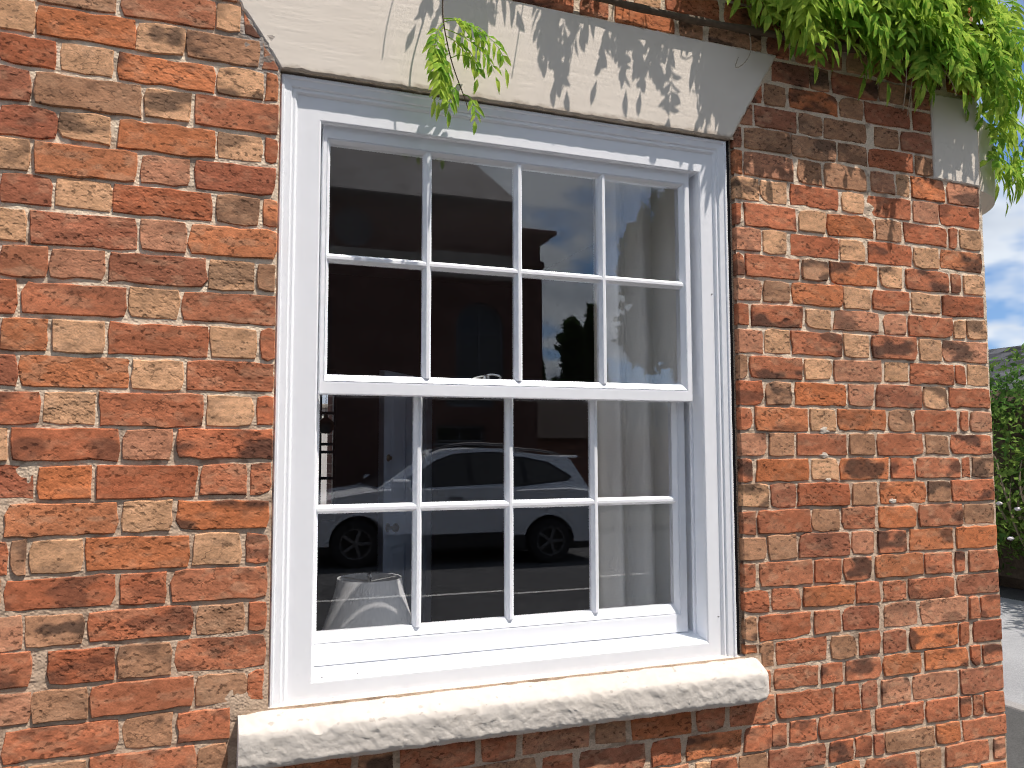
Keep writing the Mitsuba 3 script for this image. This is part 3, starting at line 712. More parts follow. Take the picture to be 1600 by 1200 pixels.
# curtain: pleated cloth hanging at the right of the window
nz2, nx2 = 60, 260
t = np.linspace(0, 1, nx2)
s2 = np.linspace(0, 1, nz2)
TT, SS = np.meshgrid(t, s2, indexing='ij')
z = 0.22 + 2.62 * SS
left = 1.318 + 0.012 * np.sin(SS * 5) + 0.03 * np.clip(SS - 0.55, 0, 1) - 0.010 * np.cos(SS * 3)
x = left + TT * (2.02 - left)
ph = TT * 2 * np.pi * 6.0 + 0.5 * np.sin(SS * 2.2) * TT + 0.9 * np.sin(TT * 9.0)
amp = 0.056 * (0.75 + 0.4 * np.sin(TT * 17 + 1)) * (1.05 - 0.25 * SS)
y = 0.392 + amp * np.sin(ph) + 0.010 * np.sin(2 * ph + SS * 3)
x = x + 0.010 * np.cos(ph)
V = np.stack([x, y, z], -1)
idx = np.arange(nx2 * nz2).reshape(nx2, nz2)
q = np.stack([idx[:-1, :-1], idx[1:, :-1], idx[1:, 1:], idx[:-1, 1:]], -1).reshape(-1, 4)
put('curtain', (V.reshape(-1, 3), q), 'm_curtain', smooth=True, label='pleated cream curtain hanging inside the right side of the window', cat='curtain')

# ------------------------------------------------------------------ ground, roads, kerbs
g_ = 900.0
KX, KY = 4.86, -2.75


def sheet(x0, x1, y0, y1, z):
    return np.array([[x0, y0, z], [x1, y0, z], [x1, y1, z], [x0, y1, z]]), np.array([[0, 1, 2], [0, 2, 3]])


put('ground', sheet(-g_, g_, -g_, g_, -0.104), 'm_pavement', kind='structure', label='dark tarmac ground reaching to the horizon')
put('road', sheet(-300, 300, -11.6, KY, -0.10), 'm_road', kind='structure', label='dark tarmac road in front of the house')
put('side_road', sheet(KX, 8.6, KY, 120, -0.0985), 'm_lane', kind='structure', label='pale grey side road beyond the house corner')
put('pavement', box(-80, KX - 0.125, KY + 0.125, 120, -0.12, 0.0), 'm_pavement', kind='structure', label='dark tarmac pavement round the house')
put('kerb', cat_([cbox(KX - 0.125, KX, KY + 0.9 * k, KY + 0.9 * k + 0.892, -0.12, 0.006, 0.012) for k in range(40)] + [cbox(KX - 0.9 * k - 0.892, KX - 0.9 * k, KY, KY + 0.125, -0.12, 0.006, 0.012) for k in range(60)]), 'm_kerb', kind='structure', label='pale stone kerb along the pavement edge')
put('far_pavement', box(-80, 60, -14.4, -11.6, -0.12, 0.0), 'm_pavement', kind='structure', label='pavement on the far side of the road')
put('road_marking', sheet(-40, 5.6, -7.15, -7.06, -0.096), 'm_line', kind='structure', label='thin white painted line along the road')

# ------------------------------------------------------------------ what the panes reflect: car, house, trees across the road
CX, CY = 1.30, -9.55          # front bumper and near flank of the car
def side_profile():
    return np.array([(0.02, 0.30), (0.00, 0.52), (0.03, 0.72), (0.10, 0.80), (0.55, 0.955), (1.15, 1.04), (1.28, 1.055), (4.10, 1.10), (4.40, 1.06), (4.56, 0.98), (4.62, 0.72), (4.60, 0.42), (4.52, 0.30)])


prof = side_profile()
pb = sg.Polygon(prof)
for wx in (0.92, 3.70):
    pb = pb.difference(sg.Point(wx, 0.34).buffer(0.405, 24))
def loft(poly, layers):
    """layers: (y, inset) across the car; each layer is the profile shrunk by its inset."""
    ms = []
    base = np.array(sg.polygon.orient(poly).exterior.segmentize(0.06).coords)[:-1]
    c = np.array([2.3, 0.75])
    n = len(base)
    V = []
    for y_, s_ in layers:
        d = (base - c)
        V.append(np.c_[c[0] + d[:, 0] * (1 - s_ / 2.3), np.full(n, y_), c[1] + d[:, 1] * (1 - s_ / 0.9) + 0.0])
    v = np.vstack(V)
    f = []
    for i in range(len(layers) - 1):
        for k in range(n):
            l = (k + 1) % n
            f += [[i * n + k, i * n + l, (i + 1) * n + l], [i * n + k, (i + 1) * n + l, (i + 1) * n + k]]
    tri = earcut.triangulate_float64(base, np.array([n])).reshape(-1, 3)
    f = np.vstack([f, tri[:, ::-1], tri + (len(layers) - 1) * n])
    m = trimesh.Trimesh(v, f, process=False)
    trimesh.repair.fix_normals(m)
    return m


def car_at(m):
    m = m.copy()
    m.apply_scale([1.05, 1, 1])
    m.apply_translation([CX, CY, -0.10])
    return m


body_m = loft(pb, [(0.0, 0.05), (-0.03, 0.02), (-0.10, 0.0), (-1.72, 0.0), (-1.79, 0.02), (-1.82, 0.05)])
put('parked_car__body', car_at(body_m), 'm_car_paint', smooth=30)
gh = sg.Polygon([(1.18, 1.03), (1.95, 1.56), (2.15, 1.63), (2.7, 1.665), (3.5, 1.645), (4.12, 1.56), (4.18, 1.53), (4.42, 1.08), (4.40, 1.03)])


def house_at(poly, y0, y1, lean):
    o = np.array(sg.polygon.orient(poly).exterior.segmentize(0.08).coords)[:-1]
    n = len(o)
    lay = []
    for sgn, yb in ((1, y0), (-1, y1)):
        lay.append(np.c_[o[:, 0], yb - sgn * lean * (o[:, 1] - 1.03), o[:, 1]])
    v = np.vstack(lay)
    f = []
    for k in range(n):
        l = (k + 1) % n
        f += [[k, l, n + l], [k, n + l, n + k]]
    tri = earcut.triangulate_float64(o, np.array([n])).reshape(-1, 3)
    m = trimesh.Trimesh(v, np.vstack([f, tri[:, ::-1], tri + n]), process=False)
    trimesh.repair.fix_normals(m)
    return m


put('parked_car__cabin', car_at(house_at(gh, -0.06, -1.76, 0.34)), 'm_car_paint', smooth=25)
def glass_strip(poly, y0, lean):
    o = np.array(sg.polygon.orient(poly).exterior.coords)[:-1]
    v = np.c_[o[:, 0], y0 - lean * (o[:, 1] - 1.03), o[:, 1]]
    tri = earcut.triangulate_float64(o, np.array([len(o)])).reshape(-1, 3)
    return trimesh.Trimesh(v, tri, process=False)


lean_ = lambda z: 0.34 * (z - 1.03)
for s_ in (1, -1):
    y_ = -0.056 if s_ > 0 else -1.764
    surround = [(1.40, 1.055), (2.02, 1.475), (2.30, 1.575), (2.80, 1.605), (3.40, 1.585), (3.80, 1.50), (4.16, 1.27), (4.08, 1.20), (3.30, 1.125)]
    put('parked_car__window_surround', car_at(glass_strip(sg.Polygon(surround), y_, 0.34 * s_)), 'm_car_trim')
    for w in ([(1.50, 1.085), (2.04, 1.455), (2.30, 1.55), (2.48, 1.57), (2.50, 1.10)], [(2.58, 1.105), (2.56, 1.575), (2.80, 1.582), (3.32, 1.562), (3.36, 1.155)], [(3.44, 1.165), (3.40, 1.555), (3.76, 1.48), (4.08, 1.27), (4.02, 1.225)]):
        put('parked_car__window', car_at(glass_strip(sg.Polygon(w), y_ + 0.004 * s_, 0.34 * s_)), 'm_dark_glass')
    line = [(1.36, 1.045), (3.30, 1.113), (4.08, 1.19), (4.18, 1.272)]
    put('parked_car__window_trim', car_at(tube([(a, y_ + 0.006 * s_ - s_ * lean_(b_), b_) for a, b_ in line], 0.011, 6)), 'm_alloy_bright')
put('parked_car__spoiler', car_at(cbox(3.95, 4.34, -1.52, -0.30, 1.56, 1.60, 0.015)), 'm_car_paint')
ws = np.array([[1.22, -0.20, 1.075], [1.22, -1.62, 1.075], [1.93, -1.50, 1.565], [1.93, -0.32, 1.565]]) + [-0.012, 0, 0.014]
put('parked_car__windscreen', car_at(trimesh.Trimesh(ws, [[0, 1, 2], [0, 2, 3]], process=False)), 'm_dark_glass')
for wx in (0.92, 3.70):
    for wy, sg_ in ((-0.02, 1), (-1.80, -1)):
        rim_z = 0.34
        def turn(m, wx=wx, wy=wy, s=sg_):
            m.apply_transform(trimesh.transformations.rotation_matrix(-s * math.pi / 2, [1, 0, 0]))
            m.apply_translation([wx, wy, rim_z])
            return car_at(m)
        ty = turn(lathe([(0.20, -0.20), (0.32, -0.20), (0.34, -0.17), (0.34, -0.03), (0.325, 0.0), (0.22, 0.0), (0.20, -0.01), (0.20, -0.20)], 40))
        k = put('parked_car__wheel', ty, 'm_tyre', smooth=35)
        spokes = [lathe([(0.19, -0.10), (0.222, -0.10), (0.222, 0.004), (0.205, 0.002), (0.19, -0.03), (0.19, -0.10)], 36), lathe([(0, -0.02), (0.045, -0.02), (0.045, 0.0), (0, 0.004)], 16)]
        for a in range(5):
            sp = cbox(0.03, 0.20, -0.024, 0.024, -0.03, -0.004, 0.004)
            sp.apply_transform(trimesh.transformations.rotation_matrix(a * 2 * math.pi / 5, [0, 0, 1]))
            spokes.append(sp)
        put(k + '__rim', turn(cat_(spokes)), 'm_alloy', smooth=35)
        hub = turn(lathe([(0, -0.12), (0.19, -0.12), (0.19, -0.10), (0, -0.10)], 24))
        put(k + '__brake_disc', hub, 'm_car_trim')
put('parked_car__underside', car_at(box(0.15, 4.5, -1.70, -0.12, 0.20, 0.42)), 'm_car_trim')
put('parked_car__side_skirt', car_at(cat_([cbox(1.34, 3.28, -0.06, 0.012, 0.24, 0.46, 0.01), cbox(1.34, 3.28, -1.832, -1.76, 0.24, 0.46, 0.01)])), 'm_car_trim')
for y_ in (0.012, -1.832):
    m = cbox(1.34, 1.62, min(y_, y_ + 0.17 * np.sign(y_ + 0.5)), max(y_, y_ + 0.17 * np.sign(y_ + 0.5)), 1.05, 1.20, 0.03)
    put('parked_car__door_mirror', car_at(m), 'm_car_paint', smooth=30)
    put('parked_car__roof_rail', car_at(tube(curve([(1.95, -0.26 if y_ > 0 else -1.56, 1.60), (2.2, -0.27 if y_ > 0 else -1.55, 1.69), (3.0, -0.27 if y_ > 0 else -1.55, 1.72), (3.8, -0.27 if y_ > 0 else -1.55, 1.66), (4.0, -0.26 if y_ > 0 else -1.56, 1.61)], 24), 0.018, 8)), 'm_alloy', smooth=40)
    for hx in (2.18, 3.12):
        put('parked_car__door_handle', car_at(cbox(hx, hx + 0.20, y_ - 0.018, y_ + 0.018, 0.90, 0.935, 0.008)), 'm_alloy')
    yy = -0.09 if y_ > 0 else -1.73
    hl = trimesh.creation.icosphere(2, 1.0); hl.apply_scale([0.26, 0.09, 0.075]); hl.apply_translation([0.30, yy, 0.76])
    put('parked_car__headlight', car_at(hl), 'm_lamp_lens', smooth=True)
    tl = trimesh.creation.icosphere(2, 1.0); tl.apply_scale([0.16, 0.09, 0.08]); tl.apply_translation([4.46, yy, 0.93])
    put('parked_car__tail_light', car_at(tl), 'm_amber', smooth=True)
put('parked_car__grille', car_at(cbox(-0.004, 0.05, -1.45, -0.37, 0.36, 0.70, 0.02)), 'm_car_trim')
lab('parked_car', 'silver estate car parked across the road, mirrored in the lower panes', 'car')

# house opposite: hipped slate roof, string course, arched windows
HY = -13.0
HX0, HX1, EAVE = -7.0, 5.85, 6.40
wall_poly = sg.box(HX0, 0, HX1, EAVE)
arches = []
for xc in (-5.2, -1.8, 1.9, 5.05):
    a = so.unary_union([sg.box(xc - 0.5, 2.35, xc + 0.5, 4.15), sg.Point(xc, 4.15).buffer(0.5, 24)])
    arches.append((xc, a))
low = [(xc, sg.box(xc - 0.5, 0.85, xc + 0.5, 2.0)) for xc in (-5.2, -1.8, 1.9, 4.85)]
rounds = [(2.70, sg.Point(2.70, 5.83).buffer(0.38, 24))]
holes = so.unary_union([a for _, a in arches + low + rounds])
m = prism(wall_poly.difference(holes), HY - 0.3, HY)
put('hip_roofed_house__wall', m, 'm_opposite')
put('hip_roofed_house__wall', cat_([box(HX0, HX0 + 0.3, HY - 9, HY - 0.3, 0, EAVE), box(HX1 - 0.3, HX1, HY - 9, HY - 0.3, 0, EAVE), box(HX0, HX1, HY - 9.3, HY - 9, 0, EAVE)]), 'm_far_brick')
for xc, a in arches + low + rounds:
    x0, z0, x1, z1 = a.bounds
    fr = a.difference(a.buffer(-0.06))
    bars = [sg.box(x0, z0 + (z1 - z0) * t_, x1, z0 + (z1 - z0) * t_ + 0.03) for t_ in (0.25, 0.5, 0.72)] + [sg.box((x0 + x1) / 2 - 0.015, z0, (x0 + x1) / 2 + 0.015, z1)]
    fr = so.unary_union([fr] + [b.intersection(a) for b in bars]) if xc != 2.70 else so.unary_union([fr, bars[-1].intersection(a)])
    parts = [prism(p_, HY - 0.16, HY - 0.10) for p_ in getattr(fr, 'geoms', [fr])]
    k = put('hip_roofed_house__window', cat_(parts), 'm_pale_frame')
    put(k + '__pane', prism(a, HY - 0.15, HY - 0.14), 'm_dark_glass')
put('hip_roofed_house__string_course', cat_([cbox(HX0 - 0.05, HX1 + 0.05, HY - 0.02, HY + 0.09, 5.10, 5.40, 0.02)]), 'm_stone')
h_ = 1.3
yc = HY - 4.65
v = np.array([[HX0 - 0.3, HY + 0.3, EAVE], [HX1 + 0.08, HY + 0.3, EAVE], [HX1 + 0.08, HY - 9.6, EAVE], [HX0 - 0.3, HY - 9.6, EAVE], [HX0 + 4.65, yc, EAVE + 4.95 * h_], [HX1 - 4.65, yc, EAVE + 4.95 * h_]])
f = np.array([[0, 1, 5], [0, 5, 4], [1, 2, 5], [2, 3, 4], [2, 4, 5], [3, 0, 4], [0, 2, 1], [0, 3, 2]])
put('hip_roofed_house__roof', (v, f), 'm_slate')
put('hip_roofed_house__gutter', tube([(HX0 - 0.3, HY + 0.33, EAVE - 0.02), (HX1 + 0.05, HY + 0.33, EAVE - 0.02)], 0.06, 8), 'm_car_trim')
pier = [box(HX1 + 0.002, 6.42, HY - 3, HY + 0.10, 0, 5.9), cbox(HX1 - 0.05, 6.50, HY - 3.05, HY + 0.16, 5.30, 5.46, 0.03), cbox(HX1 - 0.05, 6.58, HY - 3.1, HY + 0.24, 5.86, 5.98, 0.03), cbox(HX1 - 0.08, 6.70, HY - 3.2, HY + 0.34, 5.97, 6.06, 0.02)]
put('hip_roofed_house__pier', cat_(pier), 'm_opposite')
lab('hip_roofed_house', 'tall brick house with slate roof and arched windows across the road, mirrored in the panes', 'house')

put('garage__wall', box(7.6, 12.5, -20, -16.8, 0, 1.9), 'm_far_brick')
rp = sg.Polygon([(-16.5, 1.88), (-20.3, 1.88), (-18.4, 2.9)])
m = trimesh.creation.extrude_polygon(rp, 5.3, engine='earcut')
m.vertices = np.stack([7.4 + m.vertices[:, 2], m.vertices[:, 0], m.vertices[:, 1]], 1)
put('garage__roof', m, 'm_tile')
lab('garage', 'low tiled garage across the road, seen only as a reflection', 'garage')


def leaf_cloud(centers, radii, n, size, seed, flat=0.55):
    """n leaf-sized four-cornered faces spread through blobs."""
    r = np.random.default_rng(seed)
    c, ra = np.asarray(centers, float), np.asarray(radii, float)
    w = ra.prod(1) ** (2 / 3); w /= w.sum()
    k = r.choice(len(c), n, p=w)
    d = r.normal(size=(n, 3)); d /= np.linalg.norm(d, axis=1, keepdims=True)
    p = c[k] + d * ra[k] * (r.random((n, 1)) ** 0.30)
    nn = d * flat + r.normal(size=(n, 3)) * 0.6 + [0, 0, 0.35]
    nn /= np.linalg.norm(nn, axis=1, keepdims=True)
    a = np.cross(nn, r.normal(size=(n, 3))); a /= np.linalg.norm(a, axis=1, keepdims=True)
    b = np.cross(nn, a)
    s = size * r.uniform(0.6, 1.3, (n, 1))
    v = np.stack([p - a * s, p + b * s * 0.45, p + a * s, p - b * s * 0.45], 1).reshape(-1, 3)
    i = np.arange(n)[:, None] * 4
    return v, np.vstack([np.hstack([i, i + 1, i + 2]), np.hstack([i, i + 2, i + 3])])


def tree(key, x, y, h, r, seed, n, label, conic=False):
    rr = np.random.default_rng(seed)
    put(key + '__trunk', tube([(x, y, -0.1), (x + 0.1, y, h * 0.35), (x, y + 0.1, h * 0.8)], [0.05 * r + 0.08, 0.04 * r + 0.05, 0.03], 9), 'm_stem')
    cs, rs = [], []
    for _ in range(26 if conic else 90):
        t_ = rr.random()
        if conic:
            zz = h * (0.12 + 0.86 * t_); rad = r * (1.05 - t_) * 0.75
            a = rr.random() * 6.28
            cs.append([x + rad * math.cos(a) * 0.6, y + rad * math.sin(a) * 0.6, zz]); rs.append([0.25 * r + rad * 0.5, 0.25 * r + rad * 0.5, h * 0.09])
        else:
            a = rr.random() * 6.28; e = math.asin(rr.uniform(-0.95, 1)); k = rr.random() ** 0.4 * 0.72
            cs.append([x + r * k * math.cos(a) * math.cos(e), y + r * k * math.sin(a) * math.cos(e), h - r + r * k * math.sin(e) * 1.0]); rs.append([r * 0.30] * 3)
    put(key + '__crown', leaf_cloud(cs, rs, n, 0.2 if conic else 0.34, seed), 'm_tree')
    lab(key, label, 'tree', 'dark conifers across the road' if conic else None)


tree('broad_tree', 19.2, -21.0, 14.0, 6.2, 4, 60000, 'big dark leafy tree mirrored at the right of the top panes')
tree('conifer_tree', 15.4, -31.0, 7.6, 1.5, 5, 5000, 'dark pointed conifer mirrored low between house and curtain, the left one', True)
tree('conifer_tree_001', 17.1, -32.0, 7.9, 1.7, 6, 5000, 'dark pointed conifer mirrored beside the curtain, the right one', True)

tree('conifer_tree_002', 18.4, -34.0, 7.2, 1.6, 8, 5000, 'small dark conifer mirrored at the foot of the big leafy tree', True)
tree('conifer_tree_003', 14.3, -33.0, 6.4, 1.4, 9, 5000, 'small dark conifer mirrored hard against the house across the road', True)

# ------------------------------------------------------------------ beyond the corner: hedge, slate roof
rr = np.random.default_rng(21)
cs, rs = [], []
for _ in range(150):
    yy_ = rr.uniform(0.6, 16)
    zz_ = rr.uniform(0.25, 2.45)
    cs.append([9.0 + rr.uniform(-0.5, 0.5) - 0.15 * zz_ + (0.35 if zz_ < 1.3 and rr.random() < 0.5 else 0), yy_, zz_])
    rs.append([0.50, 0.55, 0.38])
put('hedge__foliage', leaf_cloud(cs, rs, 42000, 0.045, 31), 'm_hedge', kind='stuff')
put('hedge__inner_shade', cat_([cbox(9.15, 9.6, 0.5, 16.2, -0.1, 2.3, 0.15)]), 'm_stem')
tw = []
for _ in range(60):
    b0 = np.array([8.75 + rr.uniform(-0.1, 0.2), rr.uniform(3.2, 7), rr.uniform(0.2, 0.9)])
    b1 = b0 + [rr.uniform(-0.35, 0.0), rr.uniform(-0.5, 0.5), rr.uniform(0.4, 1.0)]
    mid = (b0 + b1) / 2 + rr.normal(0, 0.08, 3)
    tw.append(tube(curve([b0, mid, b1], 8), np.linspace(0.016, 0.006, 8), 5))
put('hedge__twigs', cat_(tw), 'm_dry_stem', kind='stuff', label='bare pale twigs showing low in the hedge')
fl = []
for _ in range(46):
    o_ = np.array([8.35 + rr.uniform(-0.08, 0.12), rr.uniform(3.0, 8.0), rr.uniform(0.55, 1.0)])
    m = trimesh.creation.icosphere(1, 0.035); m.apply_scale([1, 1, 0.6]); m.apply_translation(o_)
    fl.append(m)
put('hedge__blossom', cat_(fl), 'm_flower', kind='stuff', label='white blossoms low on the hedge')
lab('hedge', 'green hedge with bare twigs and white blossom across the side road', 'hedge')

put('slate_roofed_outbuilding__wall', box(11.2, 18.5, 5.0, 16, -0.1, 2.2), 'm_stone')
rp = sg.Polygon([(10.8, 2.18), (18.9, 2.18), (14.85, 3.55)])
m = trimesh.creation.extrude_polygon(rp, 12.0, engine='earcut')
m.vertices = np.stack([m.vertices[:, 0], 4.6 + m.vertices[:, 2], m.vertices[:, 1]], 1)
put('slate_roofed_outbuilding__roof', m, 'm_old_slate')
lab('slate_roofed_outbuilding', 'grey slate roofed outbuilding showing above the hedge', 'outbuilding')

# ------------------------------------------------------------------ wisteria
lab('wisteria', 'bright green wisteria spilling along the top of the wall and round the corner', 'climbing plant')


def leaflet(base, direction, up, L, Wd, droop):
    d = direction / np.linalg.norm(direction)
    sd = np.cross(d, up); sd /= np.linalg.norm(sd) + 1e-9
    nrm = np.cross(sd, d)
    m1 = base + d * L * 0.38 + nrm * L * 0.05
    m2 = base + d * L * 0.72 + nrm * (L * 0.02) - np.array([0, 0, droop * L * 0.10])
    tip = base + d * L - np.array([0, 0, droop * L * 0.25])
    lift = nrm * Wd * 0.16
    v = [base, m1, m2, tip, m1 + sd * Wd * 0.5 + lift, m1 - sd * Wd * 0.5 + lift, m2 + sd * Wd * 0.36 + lift, m2 - sd * Wd * 0.36 + lift]
    f = [[0, 4, 1], [0, 1, 5], [1, 4, 6], [1, 6, 2], [1, 2, 7], [1, 7, 5], [2, 6, 3], [2, 3, 7]]
    return v, f


def compound_leaf(path, r, pairs=6, L=0.056, Wd=0.0175, spread=1.05, hang=0.40, face=None):
    """A pinnate leaf along its curved rachis: pairs of lance-shaped leaflets and one at the tip."""
    p = curve(path, 2 * pairs + 6)
    V, F, n = [], [], 0
    tb = tube(p[::2], np.linspace(0.0016, 0.0008, len(p[::2])), 4, caps=False)
    V.append(tb.vertices); F.append(tb.faces); n += len(tb.vertices)
    tan = np.gradient(p, axis=0); tan /= np.linalg.norm(tan, axis=1, keepdims=True)
    out = np.array([0.15, -1.0, 0.35])
    for k in range(pairs):
        i = 4 + 2 * k
        t_ = tan[i]
        side = np.cross(t_, face if face is not None else out if t_[2] < -0.8 else np.array([0.0, 0.0, 1.0])); side /= np.linalg.norm(side) + 1e-9
        upn = np.cross(side, t_)
        size = L * (0.72 + 0.34 * math.sin(math.pi * (k + 0.8) / (pairs + 0.4)))
        for s_ in (-1, 1):
            d = t_ * (0.62 + 0.2 * k / pairs) + s_ * side * spread * (0.85 + 0.2 * r.random()) + upn * r.normal(0, 0.18) + np.array([0, 0, -hang - 0.25 * r.random()])
            v, f = leaflet(p[i], d, upn + r.normal(0, 0.25, 3), size * r.uniform(0.88, 1.1), Wd * r.uniform(0.85, 1.15), 0.8)
            V.append(np.array(v)); F.append(np.array(f) + n); n += 8
    v, f = leaflet(p[-1], tan[-1] + [0, 0, -0.2], np.cross(np.cross(tan[-1], out), tan[-1]), L * 1.05, Wd, 0.6)
    V.append(np.array(v)); F.append(np.array(f) + n); n += 8
    return np.vstack(V), np.vstack(F)


wr = np.random.default_rng(77)


def zlow(x):
    return np.interp(x, [0.5, 1.0, 1.45, 1.62, 1.8, 1.95, 2.1, 2.4, 2.6, 2.75, 3.0], [3.22, 3.16, 3.08, 3.00, 2.93, 2.90, 2.93, 2.92, 2.91, 2.90, 2.82])


def spill_leaf(x, z, dep, r, length, turn=0.0):
    """The rachis of a leaf lying in the outer face of the growth, and the way that leaf faces."""
    a = r.normal(0.65, 0.95)
    n = np.array([math.sin(turn) * 0.9 + r.normal(0, 0.34), -0.85 * math.cos(turn) + r.normal(0, 0.18), 0.50 + r.normal(0, 0.36)]); n /= np.linalg.norm(n)
    dn = np.array([0, 0, -1.0]) + n * n[2]; dn /= np.linalg.norm(dn)
    sd = np.cross(n, dn)
    d = dn * math.cos(a) + sd * math.sin(a)
    b = np.array([x, -dep, z]) - d * length * 0.3
    return [b - n * 0.02, b + d * length * 0.33 + n * 0.012, b + d * length * 0.66 + n * 0.010 + [0, 0, -0.02 * length], b + d * length * 0.95 - n * 0.012 + [0, 0, -0.10 * length]], n


vis = []
for _ in range(210):
    x = wr.uniform(1.60, 2.86)
    lo_ = zlow(x)
    t_ = wr.random() ** 1.15
    z = lo_ + 0.07 + 0.36 * t_
    dep = wr.uniform(0.25, 1.0) * (0.105 + 0.26 * min(0.40, z - lo_) * (1.5 - 1.3 * t_))
    dep *= 0.6 if x > 2.5 else 1.0
    vis.append((dep, x, z, wr.uniform(0.12, 0.19)))
for dep, x, z, ln in vis:
    p_, n_ = spill_leaf(x, z, dep, wr, ln)
    put('wisteria__leaf', compound_leaf(p_, wr, pairs=int(wr.integers(4, 7)), L=wr.uniform(0.056, 0.078), Wd=0.0245, hang=0.06, face=n_), 'm_leaf')
# round the corner: hanging along the return wall
for k_ in range(88):
    yy_ = wr.uniform(0.0, 0.42)
    z = wr.uniform(2.70, 3.45) if k_ % 2 else wr.uniform(2.92, 3.45)
    off = 1.23 * yy_ + wr.uniform(0.0, 0.26) if k_ % 2 else wr.uniform(0.05, 0.36)
    p_, n_ = spill_leaf(CORNER + off, z, -yy_, wr, wr.uniform(0.13, 0.2), turn=wr.uniform(0.0, 0.9))
    put('wisteria__leaf', compound_leaf(p_, wr, pairs=6, L=wr.uniform(0.056, 0.076), Wd=0.023, hang=0.12, face=n_), 'm_leaf')
# the growth above the picture that shades the lintel and the bricks, one mass
VV, FF, at = [], [], 0


def mass(m):
    global at
    VV.append(m[0]); FF.append(m[1] + at); at += len(m[0])


for _ in range(130):
    x = wr.uniform(1.62, 2.6); z = zlow(x) + 0.16 + 0.5 * wr.random()
    p_, n_ = spill_leaf(x, z, 0.02 + 0.09 * wr.random(), wr, wr.uniform(0.12, 0.2))
    mass(compound_leaf(p_, wr, pairs=5, L=0.066, Wd=0.021, hang=0.15, face=n_))
for _ in range(60):
    x = wr.uniform(0.72, 1.6); z = zlow(x) + 0.16 + 0.42 * wr.random()
    p_, n_ = spill_leaf(x, z, 0.02 + 0.10 * wr.random(), wr, wr.uniform(0.10, 0.17))
    mass(compound_leaf(p_, wr, pairs=5, L=0.055, face=n_))
# hanging leaves whose shadows reach down over the lintel
for x, zt, zb, wd, dep, cnt in ((0.80, 3.34, 3.10, 0.055, 0.13, 7), (0.88, 3.34, 3.14, 0.04, 0.13, 4), (1.10, 3.34, 3.01, 0.035, 0.13, 6), (1.36, 3.34, 3.08, 0.035, 0.13, 4), (1.45, 3.34, 3.10, 0.04, 0.14, 4), (1.74, 3.30, 3.06, 0.05, 0.14, 6)):
    for _ in range(cnt):
        b = np.array([x + wr.normal(0, wd * 0.6), -dep + wr.normal(0, 0.012), zt + wr.normal(0, 0.02)])
        e = np.array([x + wr.normal(0, wd), -dep + wr.normal(0, 0.012), zb + abs(wr.normal(0, 0.05)) + 0.02])
        mass(compound_leaf([b, b * 0.66 + e * 0.34 + [0, -0.01, 0], b * 0.33 + e * 0.67, e], wr, pairs=6, L=0.052, Wd=0.0185, spread=0.55, hang=0.5))
p0 = np.array([1.545, -0.15, 3.26])
mass(compound_leaf([p0, p0 + [0.002, 0, -0.08], p0 + [-0.004, 0, -0.16], p0 + [-0.012, 0, -0.225]], wr, pairs=4, L=0.046, Wd=0.026, spread=1.3, hang=0.1))
put('wisteria__foliage', (np.vstack(VV), np.vstack(FF)), 'm_leaf', kind='stuff')

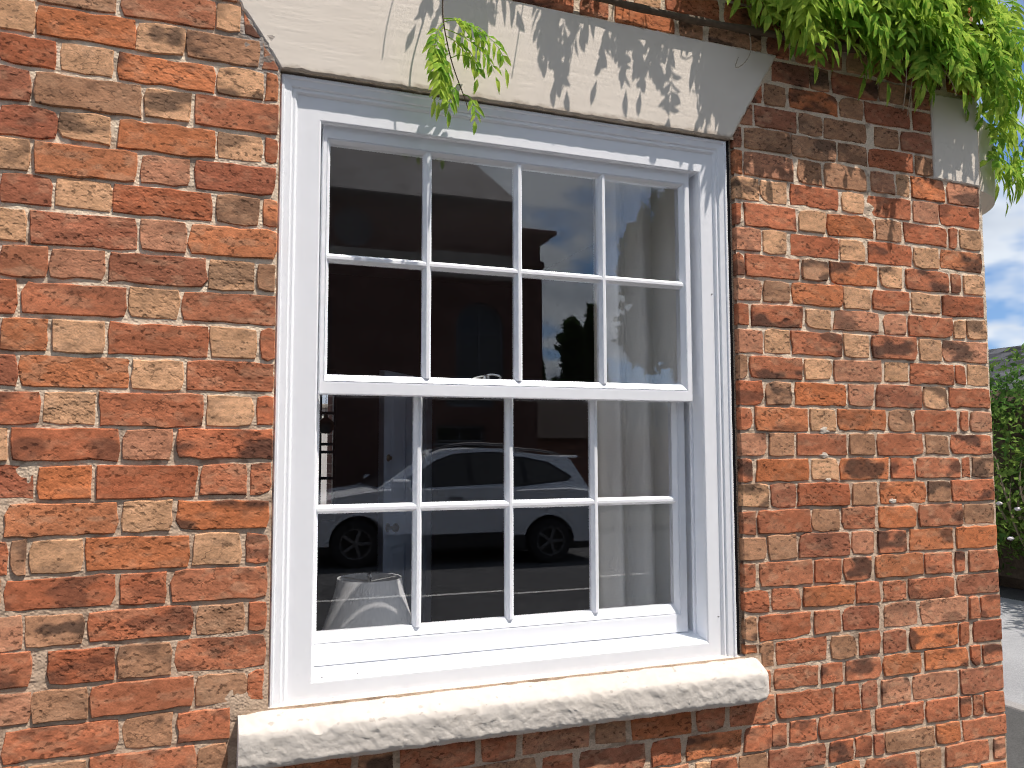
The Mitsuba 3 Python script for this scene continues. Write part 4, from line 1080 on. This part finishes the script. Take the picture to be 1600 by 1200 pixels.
# the shoot that dangles in front of the lintel
sh = 'wisteria__shoot'
put(sh, tube(curve([(0.66, -0.07, 3.25), (0.632, -0.085, 2.92), (0.622, -0.085, 2.82), (0.634, -0.085, 2.74), (0.652, -0.085, 2.67), (0.675, -0.085, 2.61), (0.70, -0.08, 2.55)], 30), np.linspace(0.0032, 0.0014, 30), 6), 'm_stem', smooth=60, label='single shoot dangling over the lintel and the window top')
for path, pr, L in (
        ([(0.624, -0.085, 2.80), (0.665, -0.10, 2.795), (0.72, -0.105, 2.775), (0.775, -0.10, 2.745), (0.808, -0.09, 2.685)], 8, 0.050),
        ([(0.628, -0.085, 2.77), (0.68, -0.075, 2.765), (0.74, -0.07, 2.735), (0.785, -0.07, 2.665)], 7, 0.046),
        ([(0.624, -0.085, 2.785), (0.60, -0.11, 2.745), (0.590, -0.12, 2.68), (0.592, -0.11, 2.60)], 7, 0.048),
        ([(0.636, -0.085, 2.73), (0.61, -0.11, 2.69), (0.600, -0.12, 2.62), (0.594, -0.11, 2.555)], 6, 0.047),
        ([(0.640, -0.085, 2.715), (0.625, -0.10, 2.665), (0.622, -0.11, 2.61), (0.625, -0.105, 2.56)], 5, 0.042),
        ([(0.648, -0.085, 2.69), (0.69, -0.10, 2.695), (0.715, -0.105, 2.675), (0.720, -0.10, 2.635)], 4, 0.040),
        ([(0.626, -0.085, 2.775), (0.605, -0.095, 2.74), (0.602, -0.105, 2.69), (0.608, -0.10, 2.63)], 6, 0.046),
        ([(0.626, -0.085, 2.79), (0.66, -0.115, 2.785), (0.70, -0.125, 2.765), (0.735, -0.12, 2.72)], 6, 0.046),
        ([(0.632, -0.085, 2.75), (0.662, -0.075, 2.745), (0.69, -0.07, 2.725), (0.71, -0.07, 2.69)], 5, 0.042),
        ([(0.640, -0.085, 2.70), (0.612, -0.115, 2.665), (0.606, -0.125, 2.61), (0.604, -0.115, 2.545)], 5, 0.046),
        ([(0.672, -0.085, 2.62), (0.655, -0.10, 2.60), (0.64, -0.105, 2.565), (0.636, -0.10, 2.53)], 4, 0.042),
        ([(0.682, -0.085, 2.59), (0.70, -0.10, 2.575), (0.712, -0.10, 2.545), (0.714, -0.095, 2.515)], 3, 0.036)):
    put(sh + '__leaf', compound_leaf(path, wr, pairs=pr, L=L, Wd=0.0145), 'm_leaf')

# woody stem along the wall, wires and tendrils
st = [tube(curve([(3.05, 0.25, 3.12), (2.80, -0.035, 3.06), (2.4, -0.03, 3.02), (1.95, -0.028, 3.0), (1.5, -0.03, 2.985), (1.0, -0.025, 3.0), (0.6, -0.02, 3.03), (-0.1, -0.02, 3.06)], 60), np.linspace(0.019, 0.006, 60) * (1 + 0.15 * np.sin(np.arange(60) * 1.7)), 8), tube(curve([(2.8, -0.03, 3.20), (2.2, -0.05, 3.16), (1.6, -0.05, 3.20), (0.9, -0.05, 3.24), (0.5, -0.04, 3.3)], 40), np.linspace(0.013, 0.005, 40), 7)]
put('wisteria__stem', cat_(st), 'm_stem', smooth=50)
for pts in ([(2.31, -0.10, 3.0), (2.315, -0.09, 2.87), (2.318, -0.07, 2.79)], [(2.36, -0.10, 3.0), (2.352, -0.08, 2.88), (2.35, -0.06, 2.78)], [(2.47, -0.10, 2.96), (2.50, -0.12, 2.90), (2.53, -0.11, 2.86)], [(0.66, -0.13, 3.35), (0.60, -0.135, 3.12), (0.585, -0.13, 3.02)], [(1.02, -0.12, 3.35), (0.99, -0.13, 3.12), (0.965, -0.12, 3.0)], [(1.18, -0.12, 3.35), (1.17, -0.13, 3.12), (1.13, -0.12, 2.99)], [(1.70, -0.03, 2.99), (1.69, -0.05, 2.93), (1.66, -0.05, 2.86), (1.648, -0.04, 2.85), (1.655, -0.03, 2.89)], [(2.74, -0.06, 2.95), (2.745, -0.05, 2.90), (2.735, -0.04, 2.86)]):
    put('wisteria__tendril', tube(curve(pts, 16), 0.0016, 5), 'm_dry_stem')
